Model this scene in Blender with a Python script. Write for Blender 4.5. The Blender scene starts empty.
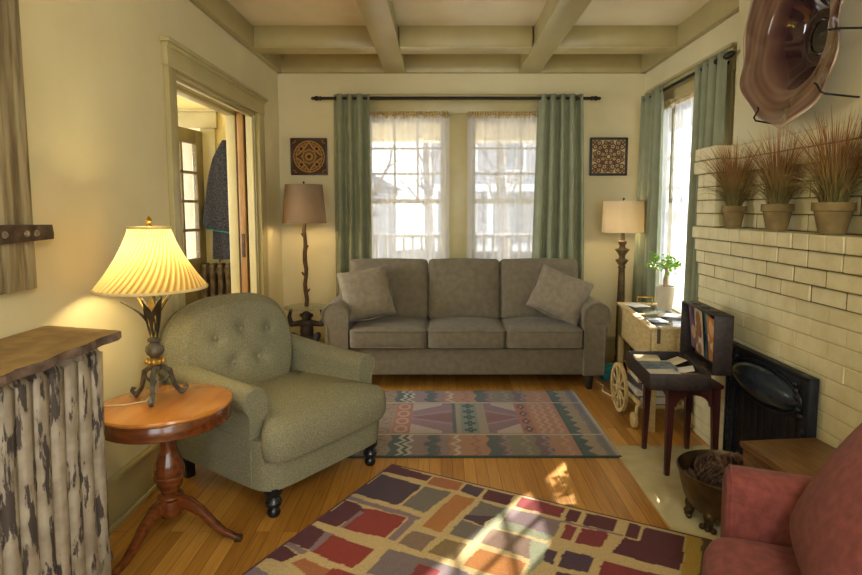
import bpy, bmesh, math, random
import numpy as np
from mathutils import Vector, Matrix, noise
R = math.radians
PI = math.pi
C = bpy.context.scene.collection
scene = bpy.context.scene

# ------------------------------------------------------------------ camera, world, lights, exposure
CAM_H = 1.35
cam = bpy.data.cameras.new('camera')
cam.sensor_fit = 'HORIZONTAL'
cam.sensor_width = 36.0
cam.lens = 36.0 * 575.0 / 862.0
cam.shift_x = -10.0 / 862.0
cam.shift_y = -(287.5 - 262.3) / 862.0
cam.clip_start = 0.02
camo = bpy.data.objects.new('camera', cam)
C.objects.link(camo)
camo.location = (0, 0, CAM_H)
camo.rotation_euler = (R(90 - 5.3), 0, 0)
scene.camera = camo

world = bpy.data.worlds.new('world')
scene.world = world
world.use_nodes = True
bg = world.node_tree.nodes['Background']
bg.inputs[0].default_value = (0.86, 0.93, 1.0, 1)
bg.inputs[1].default_value = 2.0

SUN_DIR = Vector((-1.0, -1.36, -1.03)).normalized()
sun = bpy.data.lights.new('sun', 'SUN')
sun.energy = 32.0
sun.angle = R(0.6)
sun.color = (1.0, 0.93, 0.82)
suno = bpy.data.objects.new('sun', sun)
suno.rotation_euler = SUN_DIR.to_track_quat('-Z', 'Y').to_euler()
C.objects.link(suno)


def area(name, loc, direction, sx, sy, watts, color, portal=False):
    l = bpy.data.lights.new(name, 'AREA')
    l.shape = 'RECTANGLE'
    l.size = sx
    l.size_y = sy
    l.energy = watts
    l.color = color
    o = bpy.data.objects.new(name, l)
    o.location = loc
    o.rotation_euler = Vector(direction).to_track_quat('-Z', 'Y').to_euler()
    C.objects.link(o)
    if portal:
        l.cycles.is_portal = True
    return o


def point(name, loc, watts, color, r=0.03):
    l = bpy.data.lights.new(name, 'POINT')
    l.energy = watts
    l.color = color
    l.shadow_soft_size = r
    o = bpy.data.objects.new(name, l)
    o.location = loc
    C.objects.link(o)
    return o


# unseen fill panels at the rear wall openings, added to brighten the room
area('rear_fill_one', (-0.62, -1.72, 1.55), (0, 1, -0.05), 1.2, 1.5, 14, (0.97, 1.0, 0.99))
area('rear_fill_two', (0.98, -1.72, 1.55), (0, 1, -0.05), 1.2, 1.5, 14, (0.97, 1.0, 0.99))
area('hall_fill', (-3.55, 3.2, 1.5), (1, 0, 0), 1.4, 1.5, 60, (0.96, 0.98, 1.0))  # added area fill inside the hall, out of view, brightens hall and bricks
point('rear_fill_point', (0.55, -0.3, 2.25), 46, (1.0, 0.985, 0.93), 0.12)  # added point fill behind the camera, no fixture stands there
area('portal_back', (0.15, 5.27, 1.4), (0, -1, 0), 1.8, 1.7, 1, (1, 1, 1), True)
area('portal_side', (1.93, 4.20, 1.35), (-1, 0, 0), 1.15, 1.6, 1, (1, 1, 1), True)

vs = scene.view_settings
vs.view_transform = 'Standard'
vs.look = 'None'
vs.gamma = 1.0
vs.use_curve_mapping = False
vs.exposure = 0.45
scene.cycles.use_denoising = True
scene.cycles.max_bounces = 10
scene.cycles.diffuse_bounces = 4
scene.cycles.transparent_max_bounces = 16
scene.cycles.sample_clamp_indirect = 6.0


# ------------------------------------------------------------------ material helpers
def S(r, g, b):
    def f(c):
        c /= 255.0
        return c / 12.92 if c <= 0.04045 else ((c + 0.055) / 1.055) ** 2.4
    return (f(r), f(g), f(b), 1.0)


def newmat(name):
    m = bpy.data.materials.new(name)
    m.use_nodes = True
    nt = m.node_tree
    return m, nt, nt.nodes['Principled BSDF']


def nod(nt, t, **kw):
    n = nt.nodes.new(t)
    for k, v in kw.items():
        setattr(n, k, v)
    return n


def coords(nt, scale=(1, 1, 1), kind='Object'):
    tc = nod(nt, 'ShaderNodeTexCoord')
    mp = nod(nt, 'ShaderNodeMapping')
    mp.inputs['Scale'].default_value = scale
    nt.links.new(tc.outputs[kind], mp.inputs['Vector'])
    return mp.outputs['Vector']


def mat(name, c1, c2=None, rough=0.6, metal=0.0, scale=8.0, stretch=(1, 1, 1), bump=0.0, bscale=None,
        lo=0.35, hi=0.65, spec=0.5, detail=4.0, coat=0.0, sheen=0.0):
    m, nt, p = newmat(name)
    p.inputs['Roughness'].default_value = rough
    p.inputs['Metallic'].default_value = metal
    p.inputs['Specular IOR Level'].default_value = spec
    p.inputs['Coat Weight'].default_value = coat
    p.inputs['Coat Roughness'].default_value = 0.12
    p.inputs['Sheen Weight'].default_value = sheen
    v = coords(nt, stretch)
    if c2 is None:
        c2 = tuple(min(1, k * 0.86) for k in c1[:3]) + (1,)
    n = nod(nt, 'ShaderNodeTexNoise')
    n.inputs['Scale'].default_value = scale
    n.inputs['Detail'].default_value = detail
    nt.links.new(v, n.inputs['Vector'])
    r = nod(nt, 'ShaderNodeValToRGB')
    r.color_ramp.elements[0].position = lo
    r.color_ramp.elements[0].color = c2
    r.color_ramp.elements[1].position = hi
    r.color_ramp.elements[1].color = c1
    nt.links.new(n.outputs['Fac'], r.inputs['Fac'])
    nt.links.new(r.outputs['Color'], p.inputs['Base Color'])
    if bump:
        n2 = nod(nt, 'ShaderNodeTexNoise')
        n2.inputs['Scale'].default_value = bscale or scale * 6
        n2.inputs['Detail'].default_value = 3
        nt.links.new(v, n2.inputs['Vector'])
        b = nod(nt, 'ShaderNodeBump')
        b.inputs['Strength'].default_value = bump
        b.inputs['Distance'].default_value = 0.004
        nt.links.new(n2.outputs['Fac'], b.inputs['Height'])
        nt.links.new(b.outputs['Normal'], p.inputs['Normal'])
    return m


def attr_mat(name, rough=0.9, bump=0.25, bscale=260.0, metal=0.0, sheen=0.0, vary=0.25):
    m, nt, p = newmat(name)
    p.inputs['Roughness'].default_value = rough
    p.inputs['Metallic'].default_value = metal
    p.inputs['Sheen Weight'].default_value = sheen
    p.inputs['Specular IOR Level'].default_value = 0.2
    a = nod(nt, 'ShaderNodeVertexColor', layer_name='Col')
    v = coords(nt)
    n = nod(nt, 'ShaderNodeTexNoise')
    n.inputs['Scale'].default_value = bscale
    n.inputs['Detail'].default_value = 3
    nt.links.new(v, n.inputs['Vector'])
    mr = nod(nt, 'ShaderNodeMapRange')
    mr.inputs['From Min'].default_value = 0.3
    mr.inputs['From Max'].default_value = 0.7
    mr.inputs['To Min'].default_value = 1 - vary
    mr.inputs['To Max'].default_value = 1 + vary
    nt.links.new(n.outputs['Fac'], mr.inputs['Value'])
    mx = nod(nt, 'ShaderNodeVectorMath', operation='SCALE')
    nt.links.new(a.outputs['Color'], mx.inputs[0])
    nt.links.new(mr.outputs['Result'], mx.inputs['Scale'])
    nt.links.new(mx.outputs['Vector'], p.inputs['Base Color'])
    b = nod(nt, 'ShaderNodeBump')
    b.inputs['Strength'].default_value = bump
    b.inputs['Distance'].default_value = 0.004
    nt.links.new(n.outputs['Fac'], b.inputs['Height'])
    nt.links.new(b.outputs['Normal'], p.inputs['Normal'])
    return m


def floor_mat():
    m, nt, p = newmat('oak_boards')
    tc = nod(nt, 'ShaderNodeTexCoord')
    sp = nod(nt, 'ShaderNodeSeparateXYZ')
    cb = nod(nt, 'ShaderNodeCombineXYZ')
    nt.links.new(tc.outputs['Object'], sp.inputs[0])
    nt.links.new(sp.outputs['Y'], cb.inputs['X'])
    nt.links.new(sp.outputs['X'], cb.inputs['Y'])
    br = nod(nt, 'ShaderNodeTexBrick')
    br.offset = 0.37
    br.inputs['Scale'].default_value = 1.0
    br.inputs['Brick Width'].default_value = 1.15
    br.inputs['Row Height'].default_value = 0.060
    br.inputs['Mortar Size'].default_value = 0.0012
    br.inputs['Mortar Smooth'].default_value = 0.3
    br.inputs['Color1'].default_value = (0, 0, 0, 1)
    br.inputs['Color2'].default_value = (1, 1, 1, 1)
    br.inputs['Mortar'].default_value = (0.5, 0.5, 0.5, 1)
    nt.links.new(cb.outputs[0], br.inputs['Vector'])
    gm = nod(nt, 'ShaderNodeMapping')
    gm.inputs['Scale'].default_value = (1.6, 34.0, 1)
    nt.links.new(cb.outputs[0], gm.inputs['Vector'])
    gn = nod(nt, 'ShaderNodeTexNoise')
    gn.inputs['Scale'].default_value = 3.0
    gn.inputs['Detail'].default_value = 6
    gn.inputs['Distortion'].default_value = 0.6
    nt.links.new(gm.outputs[0], gn.inputs['Vector'])
    ma = nod(nt, 'ShaderNodeMath', operation='MULTIPLY_ADD')
    ma.inputs[1].default_value = 0.38
    nt.links.new(br.outputs['Color'], ma.inputs[0])
    m2 = nod(nt, 'ShaderNodeMath', operation='MULTIPLY')
    m2.inputs[1].default_value = 0.6
    nt.links.new(gn.outputs['Fac'], m2.inputs[0])
    nt.links.new(m2.outputs[0], ma.inputs[2])
    r = nod(nt, 'ShaderNodeValToRGB')
    e = r.color_ramp.elements
    e[0].position = 0.16
    e[0].color = S(140, 90, 32)
    e[1].position = 0.84
    e[1].color = S(212, 162, 82)
    k = e.new(0.5)
    k.color = S(184, 130, 54)
    nt.links.new(ma.outputs[0], r.inputs['Fac'])
    mix = nod(nt, 'ShaderNodeMix', data_type='RGBA')
    nt.links.new(br.outputs['Fac'], mix.inputs['Factor'])
    nt.links.new(r.outputs['Color'], mix.inputs['A'])
    mix.inputs['B'].default_value = S(74, 42, 18)
    nt.links.new(mix.outputs['Result'], p.inputs['Base Color'])
    p.inputs['Roughness'].default_value = 0.33
    p.inputs['Specular IOR Level'].default_value = 0.45
    b = nod(nt, 'ShaderNodeBump')
    b.inputs['Strength'].default_value = 0.25
    b.inputs['Distance'].default_value = 0.002
    iv = nod(nt, 'ShaderNodeMath', operation='SUBTRACT')
    iv.inputs[0].default_value = 1
    nt.links.new(br.outputs['Fac'], iv.inputs[1])
    nt.links.new(iv.outputs[0], b.inputs['Height'])
    nt.links.new(b.outputs['Normal'], p.inputs['Normal'])
    return m


def check_mat(name, c1, c2, scale, rough=0.95):
    m, nt, p = newmat(name)
    v = coords(nt)
    vo = nod(nt, 'ShaderNodeTexVoronoi')
    vo.inputs['Scale'].default_value = scale
    vo.inputs['Randomness'].default_value = 1.0
    nt.links.new(v, vo.inputs['Vector'])
    ck = nod(nt, 'ShaderNodeValToRGB')
    ck.color_ramp.elements[0].position = 0.30
    ck.color_ramp.elements[0].color = c2
    ck.color_ramp.elements[1].position = 0.62
    ck.color_ramp.elements[1].color = c1
    nt.links.new(vo.outputs['Distance'], ck.inputs['Fac'])
    n = nod(nt, 'ShaderNodeTexNoise')
    n.inputs['Scale'].default_value = 6
    nt.links.new(v, n.inputs['Vector'])
    mr = nod(nt, 'ShaderNodeMapRange')
    mr.inputs['To Min'].default_value = 0.94
    mr.inputs['To Max'].default_value = 1.06
    nt.links.new(n.outputs['Fac'], mr.inputs['Value'])
    mx = nod(nt, 'ShaderNodeVectorMath', operation='SCALE')
    nt.links.new(ck.outputs['Color'], mx.inputs[0])
    nt.links.new(mr.outputs['Result'], mx.inputs['Scale'])
    nt.links.new(mx.outputs['Vector'], p.inputs['Base Color'])
    b = nod(nt, 'ShaderNodeBump')
    b.inputs['Strength'].default_value = 0.3
    b.inputs['Distance'].default_value = 0.002
    nt.links.new(vo.outputs['Distance'], b.inputs['Height'])
    nt.links.new(b.outputs['Normal'], p.inputs['Normal'])
    p.inputs['Roughness'].default_value = rough
    p.inputs['Specular IOR Level'].default_value = 0.15
    return m


def sheer_mat(name, color, alpha):
    m, nt, p = newmat(name)
    nt.nodes.remove(p)
    out = nt.nodes['Material Output']
    tr = nod(nt, 'ShaderNodeBsdfTransparent')
    tl = nod(nt, 'ShaderNodeBsdfTranslucent')
    df = nod(nt, 'ShaderNodeBsdfDiffuse')
    tl.inputs[0].default_value = color
    df.inputs[0].default_value = color
    m1 = nod(nt, 'ShaderNodeMixShader')
    m1.inputs[0].default_value = 0.45
    nt.links.new(tl.outputs[0], m1.inputs[1])
    nt.links.new(df.outputs[0], m1.inputs[2])
    m2 = nod(nt, 'ShaderNodeMixShader')
    v = coords(nt, (1, 1, 1))
    wv = nod(nt, 'ShaderNodeTexNoise')
    wv.inputs['Scale'].default_value = 500
    nt.links.new(v, wv.inputs['Vector'])
    mr = nod(nt, 'ShaderNodeMapRange')
    mr.inputs['To Min'].default_value = alpha - 0.08
    mr.inputs['To Max'].default_value = alpha + 0.08
    nt.links.new(wv.outputs['Fac'], mr.inputs['Value'])
    nt.links.new(mr.outputs['Result'], m2.inputs[0])
    nt.links.new(tr.outputs[0], m2.inputs[1])
    nt.links.new(m1.outputs[0], m2.inputs[2])
    nt.links.new(m2.outputs[0], out.inputs['Surface'])
    return m


def glass_mat(name, tint=(1, 1, 1, 1), refl=0.08):
    m, nt, p = newmat(name)
    nt.nodes.remove(p)
    out = nt.nodes['Material Output']
    tr = nod(nt, 'ShaderNodeBsdfTransparent')
    tr.inputs[0].default_value = tint
    gl = nod(nt, 'ShaderNodeBsdfGlossy')
    gl.inputs['Roughness'].default_value = 0.02
    lw = nod(nt, 'ShaderNodeLayerWeight')
    lw.inputs['Blend'].default_value = 0.15
    ad = nod(nt, 'ShaderNodeMath', operation='MULTIPLY_ADD')
    ad.inputs[1].default_value = 0.5
    ad.inputs[2].default_value = refl * 0.5
    nt.links.new(lw.outputs['Fresnel'], ad.inputs[0])
    mx = nod(nt, 'ShaderNodeMixShader')
    nt.links.new(ad.outputs[0], mx.inputs[0])
    nt.links.new(tr.outputs[0], mx.inputs[1])
    nt.links.new(gl.outputs[0], mx.inputs[2])
    nt.links.new(mx.outputs[0], out.inputs['Surface'])
    return m


def shade_mat(name, color, trans, weave=0.0):
    m, nt, p = newmat(name)
    nt.nodes.remove(p)
    out = nt.nodes['Material Output']
    tl = nod(nt, 'ShaderNodeBsdfTranslucent')
    df = nod(nt, 'ShaderNodeBsdfDiffuse')
    tl.inputs[0].default_value = color
    df.inputs[0].default_value = color
    if weave:
        v = coords(nt, (1, 1, 1))
        n = nod(nt, 'ShaderNodeTexNoise')
        n.inputs['Scale'].default_value = weave
        nt.links.new(v, n.inputs['Vector'])
        r = nod(nt, 'ShaderNodeValToRGB')
        r.color_ramp.elements[0].position = 0.3
        r.color_ramp.elements[0].color = tuple(k * 0.8 for k in color[:3]) + (1,)
        r.color_ramp.elements[1].position = 0.7
        r.color_ramp.elements[1].color = color
        nt.links.new(n.outputs['Fac'], r.inputs['Fac'])
        nt.links.new(r.outputs['Color'], df.inputs[0])
    m1 = nod(nt, 'ShaderNodeMixShader')
    m1.inputs[0].default_value = 1 - trans
    nt.links.new(tl.outputs[0], m1.inputs[1])
    nt.links.new(df.outputs[0], m1.inputs[2])
    nt.links.new(m1.outputs[0], out.inputs['Surface'])
    return m


def peel_mat(name, paint, paint2, bare, stretch, thr=0.46):
    m, nt, p = newmat(name)
    geo = nod(nt, 'ShaderNodeNewGeometry')
    mp = nod(nt, 'ShaderNodeMapping')
    mp.inputs['Scale'].default_value = stretch
    nt.links.new(geo.outputs['Position'], mp.inputs['Vector'])
    v = mp.outputs['Vector']
    v2 = geo.outputs['Position']
    n = nod(nt, 'ShaderNodeTexNoise')
    n.inputs['Scale'].default_value = 17
    n.inputs['Detail'].default_value = 8
    n.inputs['Roughness'].default_value = 0.62
    nt.links.new(v, n.inputs['Vector'])
    r = nod(nt, 'ShaderNodeValToRGB')
    r.color_ramp.interpolation = 'LINEAR'
    r.color_ramp.elements[0].position = thr - 0.012
    r.color_ramp.elements[1].position = thr + 0.012
    nt.links.new(n.outputs['Fac'], r.inputs['Fac'])
    n2 = nod(nt, 'ShaderNodeTexNoise')
    n2.inputs['Scale'].default_value = 14
    n2.inputs['Detail'].default_value = 5
    nt.links.new(v2, n2.inputs['Vector'])
    r2 = nod(nt, 'ShaderNodeValToRGB')
    r2.color_ramp.elements[0].position = 0.35
    r2.color_ramp.elements[0].color = paint2
    r2.color_ramp.elements[1].position = 0.65
    r2.color_ramp.elements[1].color = paint
    nt.links.new(n2.outputs['Fac'], r2.inputs['Fac'])
    mix = nod(nt, 'ShaderNodeMix', data_type='RGBA')
    nt.links.new(r.outputs['Color'], mix.inputs['Factor'])
    mix.inputs['A'].default_value = bare
    nt.links.new(r2.outputs['Color'], mix.inputs['B'])
    nt.links.new(mix.outputs['Result'], p.inputs['Base Color'])
    p.inputs['Roughness'].default_value = 0.75
    b = nod(nt, 'ShaderNodeBump')
    b.inputs['Strength'].default_value = 0.6
    b.inputs['Distance'].default_value = 0.004
    nt.links.new(r.outputs['Color'], b.inputs['Height'])
    nt.links.new(b.outputs['Normal'], p.inputs['Normal'])
    return m


def emit_mat(name, color, strength):
    m, nt, p = newmat(name)
    p.inputs['Base Color'].default_value = color
    p.inputs['Emission Color'].default_value = color
    p.inputs['Emission Strength'].default_value = strength
    return m


M = {}
M['wall'] = mat('wall_paint', S(222, 212, 170), S(216, 205, 162), 0.85, scale=3, bump=0.08, bscale=220)
M['hall_wall'] = mat('hall_paint', S(226, 206, 140), S(220, 198, 132), 0.85, scale=3)
M['trim'] = mat('trim_paint', S(184, 172, 122), S(176, 163, 114), 0.38, scale=5)
M['ceiling'] = mat('ceiling_paint', S(236, 227, 194), S(230, 220, 186), 0.9, scale=4, bump=0.08, bscale=260)
M['floor'] = floor_mat()
M['hearth'] = mat('hearth_tile', S(210, 199, 158), S(194, 181, 138), 0.07, scale=7, detail=8)
M['brick'] = mat('painted_brick', S(226, 217, 174), S(213, 202, 154), 0.6, scale=10, bump=0.55, bscale=70)
M['mortar'] = mat('old_mortar', S(136, 122, 84), S(104, 92, 60), 0.9, scale=30)
M['mortar_paint'] = mat('painted_mortar', S(198, 187, 140), S(180, 167, 118), 0.8, scale=30)
M['sash'] = mat('sash_paint', S(206, 198, 172), None, 0.45)
M['glass'] = glass_mat('window_glass')
M['curtain'] = mat('green_curtain_cloth', S(138, 142, 112), S(128, 132, 102), 0.9, scale=9, bump=0.2, bscale=500, sheen=0.1)
M['sheer'] = sheer_mat('sheer_cloth', (0.90, 0.91, 0.93, 1), 0.52)
M['header'] = sheer_mat('sheer_header_cloth', S(214, 196, 150), 0.8)
M['rod'] = mat('dark_bronze', S(52, 46, 40), S(36, 30, 26), 0.45, 0.6, scale=30)
M['sofa'] = mat('taupe_microsuede', S(114, 104, 83), S(103, 93, 73), 0.95, scale=26, bump=0.3, bscale=220, sheen=0.08)
M['sofa_pillow'] = mat('taupe_pillow_cloth', S(134, 122, 100), S(120, 109, 88), 0.95, scale=26, bump=0.25, bscale=160, sheen=0.08)
M['dark_leg'] = mat('black_brown_wood', S(44, 34, 30), S(28, 22, 20), 0.35, scale=15)
M['black_leg'] = mat('black_turned_wood', S(30, 32, 38), S(18, 18, 22), 0.25, scale=15)
M['armchair'] = check_mat('olive_check_weave', S(143, 139, 112), S(114, 113, 96), 210)
M['red'] = mat('rose_chenille', S(132, 68, 61), S(114, 55, 49), 0.95, scale=40, bump=0.5, bscale=260, sheen=0.05)
M['table_wood'] = mat('cherry_wood', S(112, 60, 27), S(84, 40, 17), 0.2, scale=4, stretch=(1, 14, 14), coat=0.4)
M['table_top'] = mat('cherry_top', S(194, 128, 56), S(176, 110, 46), 0.2, scale=4, stretch=(5, 1, 5), coat=0.4)
M['stand_wood'] = mat('mahogany', S(74, 34, 30), S(50, 22, 22), 0.35, scale=6, stretch=(10, 10, 1))
M['chest_wood'] = mat('walnut_boards', S(120, 84, 42), S(84, 56, 26), 0.4, scale=5, stretch=(14, 2, 14))
M['pine'] = mat('pale_pine', S(202, 178, 122), S(180, 154, 98), 0.5, scale=5, stretch=(12, 2, 12))
M['leather'] = mat('worn_black_leather', S(52, 40, 34), S(28, 22, 20), 0.5, scale=50, bump=0.5, bscale=220)
M['lining'] = mat('dark_lining', S(92, 72, 54), None, 0.9, scale=30)
M['paper'] = mat('white_paper', S(226, 222, 208), S(212, 206, 190), 0.8, scale=12)
M['paper2'] = mat('cream_paper', S(216, 200, 160), S(200, 180, 140), 0.8, scale=12)
M['bluepaper'] = mat('blue_grey_print', S(120, 136, 146), S(70, 84, 96), 0.6, scale=25)
M['brownpaper'] = mat('kraft_print', S(150, 114, 76), S(120, 84, 52), 0.7, scale=25)
M['iron'] = mat('grey_wrought_iron', S(112, 108, 96), S(70, 66, 58), 0.5, 0.5, scale=25, bump=0.3)
M['black_iron'] = mat('black_cast_iron', S(30, 34, 42), S(20, 22, 28), 0.42, 0.3, scale=25, bump=0.3, bscale=80)
M['gloss_iron'] = mat('polished_black_iron', S(54, 64, 74), S(36, 44, 52), 0.22, 0.4, scale=10)
M['shade'] = shade_mat('pleated_silk', S(238, 212, 138), 0.38)
M['shade_trim'] = mat('cream_braid', S(226, 208, 150), None, 0.9, scale=60)
M['brown_shade'] = shade_mat('brown_linen', S(132, 114, 92), 0.08, 300)
M['pale_shade'] = shade_mat('ivory_linen', S(196, 180, 148), 0.22, 300)
M['gold'] = mat('antique_gold', S(206, 172, 84), S(160, 120, 48), 0.35, 0.8, scale=30)
M['leaf_gold'] = mat('pale_gold_leaf', S(226, 196, 104), S(196, 160, 70), 0.45, 0.3, scale=20)
M['leaf_dark'] = mat('dark_bronze_leaf', S(70, 66, 50), S(44, 40, 30), 0.5, 0.4, scale=20)
M['twig'] = mat('brown_branch', S(104, 80, 52), S(66, 48, 30), 0.8, scale=12, stretch=(4, 4, 1), bump=0.5)
M['monkey'] = mat('dark_bronze_cast', S(50, 42, 40), S(32, 26, 26), 0.5, 0.3, scale=30, bump=0.4)
M['clear'] = glass_mat('clear_glass', (0.93, 0.96, 0.94, 1), 0.2)
M['turned'] = mat('antique_brown_turning', S(110, 86, 48), S(72, 54, 28), 0.55, scale=20)
M['terracotta'] = mat('mossy_terracotta', S(140, 118, 70), S(114, 96, 56), 0.85, scale=14, bump=0.2)
M['soil'] = mat('dry_soil', S(70, 52, 36), S(44, 32, 22), 1.0, scale=60)
M['grass_red'] = mat('rusty_blades', S(160, 92, 44), S(116, 108, 46), 0.7, scale=16, lo=0.4, hi=0.6)
M['pot_grey'] = mat('grey_ceramic', S(186, 174, 150), S(170, 158, 134), 0.5, scale=8)
M['leaf'] = mat('bright_leaf', S(150, 196, 60), S(112, 168, 44), 0.5, scale=20)
M['bark'] = mat('pale_stem', S(150, 126, 90), S(116, 94, 62), 0.8, scale=20)
M['brass_old'] = mat('tarnished_brass', S(104, 84, 52), S(64, 50, 34), 0.48, 0.7, scale=9, bump=0.2)
M['cone'] = mat('pine_cone_scales', S(112, 82, 62), S(70, 50, 38), 0.8, scale=60)
M['plank'] = mat('weathered_planks', S(166, 152, 116), S(110, 96, 68), 0.9, scale=5, stretch=(8, 8, 0.7), bump=0.6, bscale=30)
M['rust'] = mat('rusted_strap', S(92, 74, 54), S(60, 46, 34), 0.85, scale=22, bump=0.5)
M['bolt'] = mat('worn_bolt', S(176, 166, 140), S(110, 98, 78), 0.6, 0.4, scale=60)
M['radiator'] = peel_mat('peeling_radiator', S(178, 170, 156), S(146, 136, 120), S(76, 69, 68), (1.2, 1.2, 0.30), 0.455)
M['slab'] = peel_mat('rough_slab', S(176, 146, 92), S(146, 118, 76), S(110, 92, 74), (1, 1, 1), 0.33)
M['slab_edge'] = mat('broken_slab_edge', S(122, 102, 88), S(78, 64, 56), 0.95, scale=26, bump=0.9, bscale=60)
M['pocket_wood'] = mat('oak_door_edge', S(164, 122, 66), S(132, 94, 46), 0.45, scale=5, stretch=(10, 10, 1))
M['dark_door'] = mat('olive_door_paint', S(132, 116, 74), S(112, 96, 58), 0.45, scale=6)
M['coat'] = mat('speckled_charcoal_wool', S(72, 72, 78), S(24, 25, 30), 0.95, scale=110, lo=0.42, hi=0.62, bump=0.4, bscale=200)
M['teal'] = mat('teal_cloth', S(34, 134, 128), S(20, 100, 100), 0.7, scale=20)
M['old_iron'] = mat('brown_old_iron', S(104, 88, 62), S(72, 58, 40), 0.7, scale=18)
M['cord'] = mat('cream_cord', S(226, 212, 170), None, 0.6)
M['porch'] = mat('porch_paint', S(212, 206, 190), S(204, 198, 180), 0.8)
M['rail'] = mat('grey_rail_paint', S(136, 138, 152), S(124, 126, 140), 0.7)
M['house'] = mat('pale_siding', S(176, 174, 176), S(164, 162, 166), 0.8, scale=2)
M['house_trim'] = mat('white_house_trim', S(240, 240, 240), None, 0.8)
M['house_dark'] = mat('grey_house_glass', S(128, 136, 146), None, 0.4)
M['roof'] = mat('grey_shingle', S(150, 150, 156), S(130, 130, 138), 0.9, scale=20)
M['ground'] = mat('pale_winter_ground', S(158, 156, 152), S(140, 138, 132), 0.95, scale=3)
M['tree'] = mat('grey_bark', S(126, 118, 112), S(104, 96, 90), 0.95, scale=8)
M['art_bronze'] = attr_mat('bronze_tile', 0.6, 0.3, 120, 0.1, vary=0.2)
M['rug'] = attr_mat('wool_pile', 0.95, 0.6, 300, sheen=0.15, vary=0.3)
M['print'] = attr_mat('printed_card', 0.5, 0.0, 60, vary=0.05)


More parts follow.
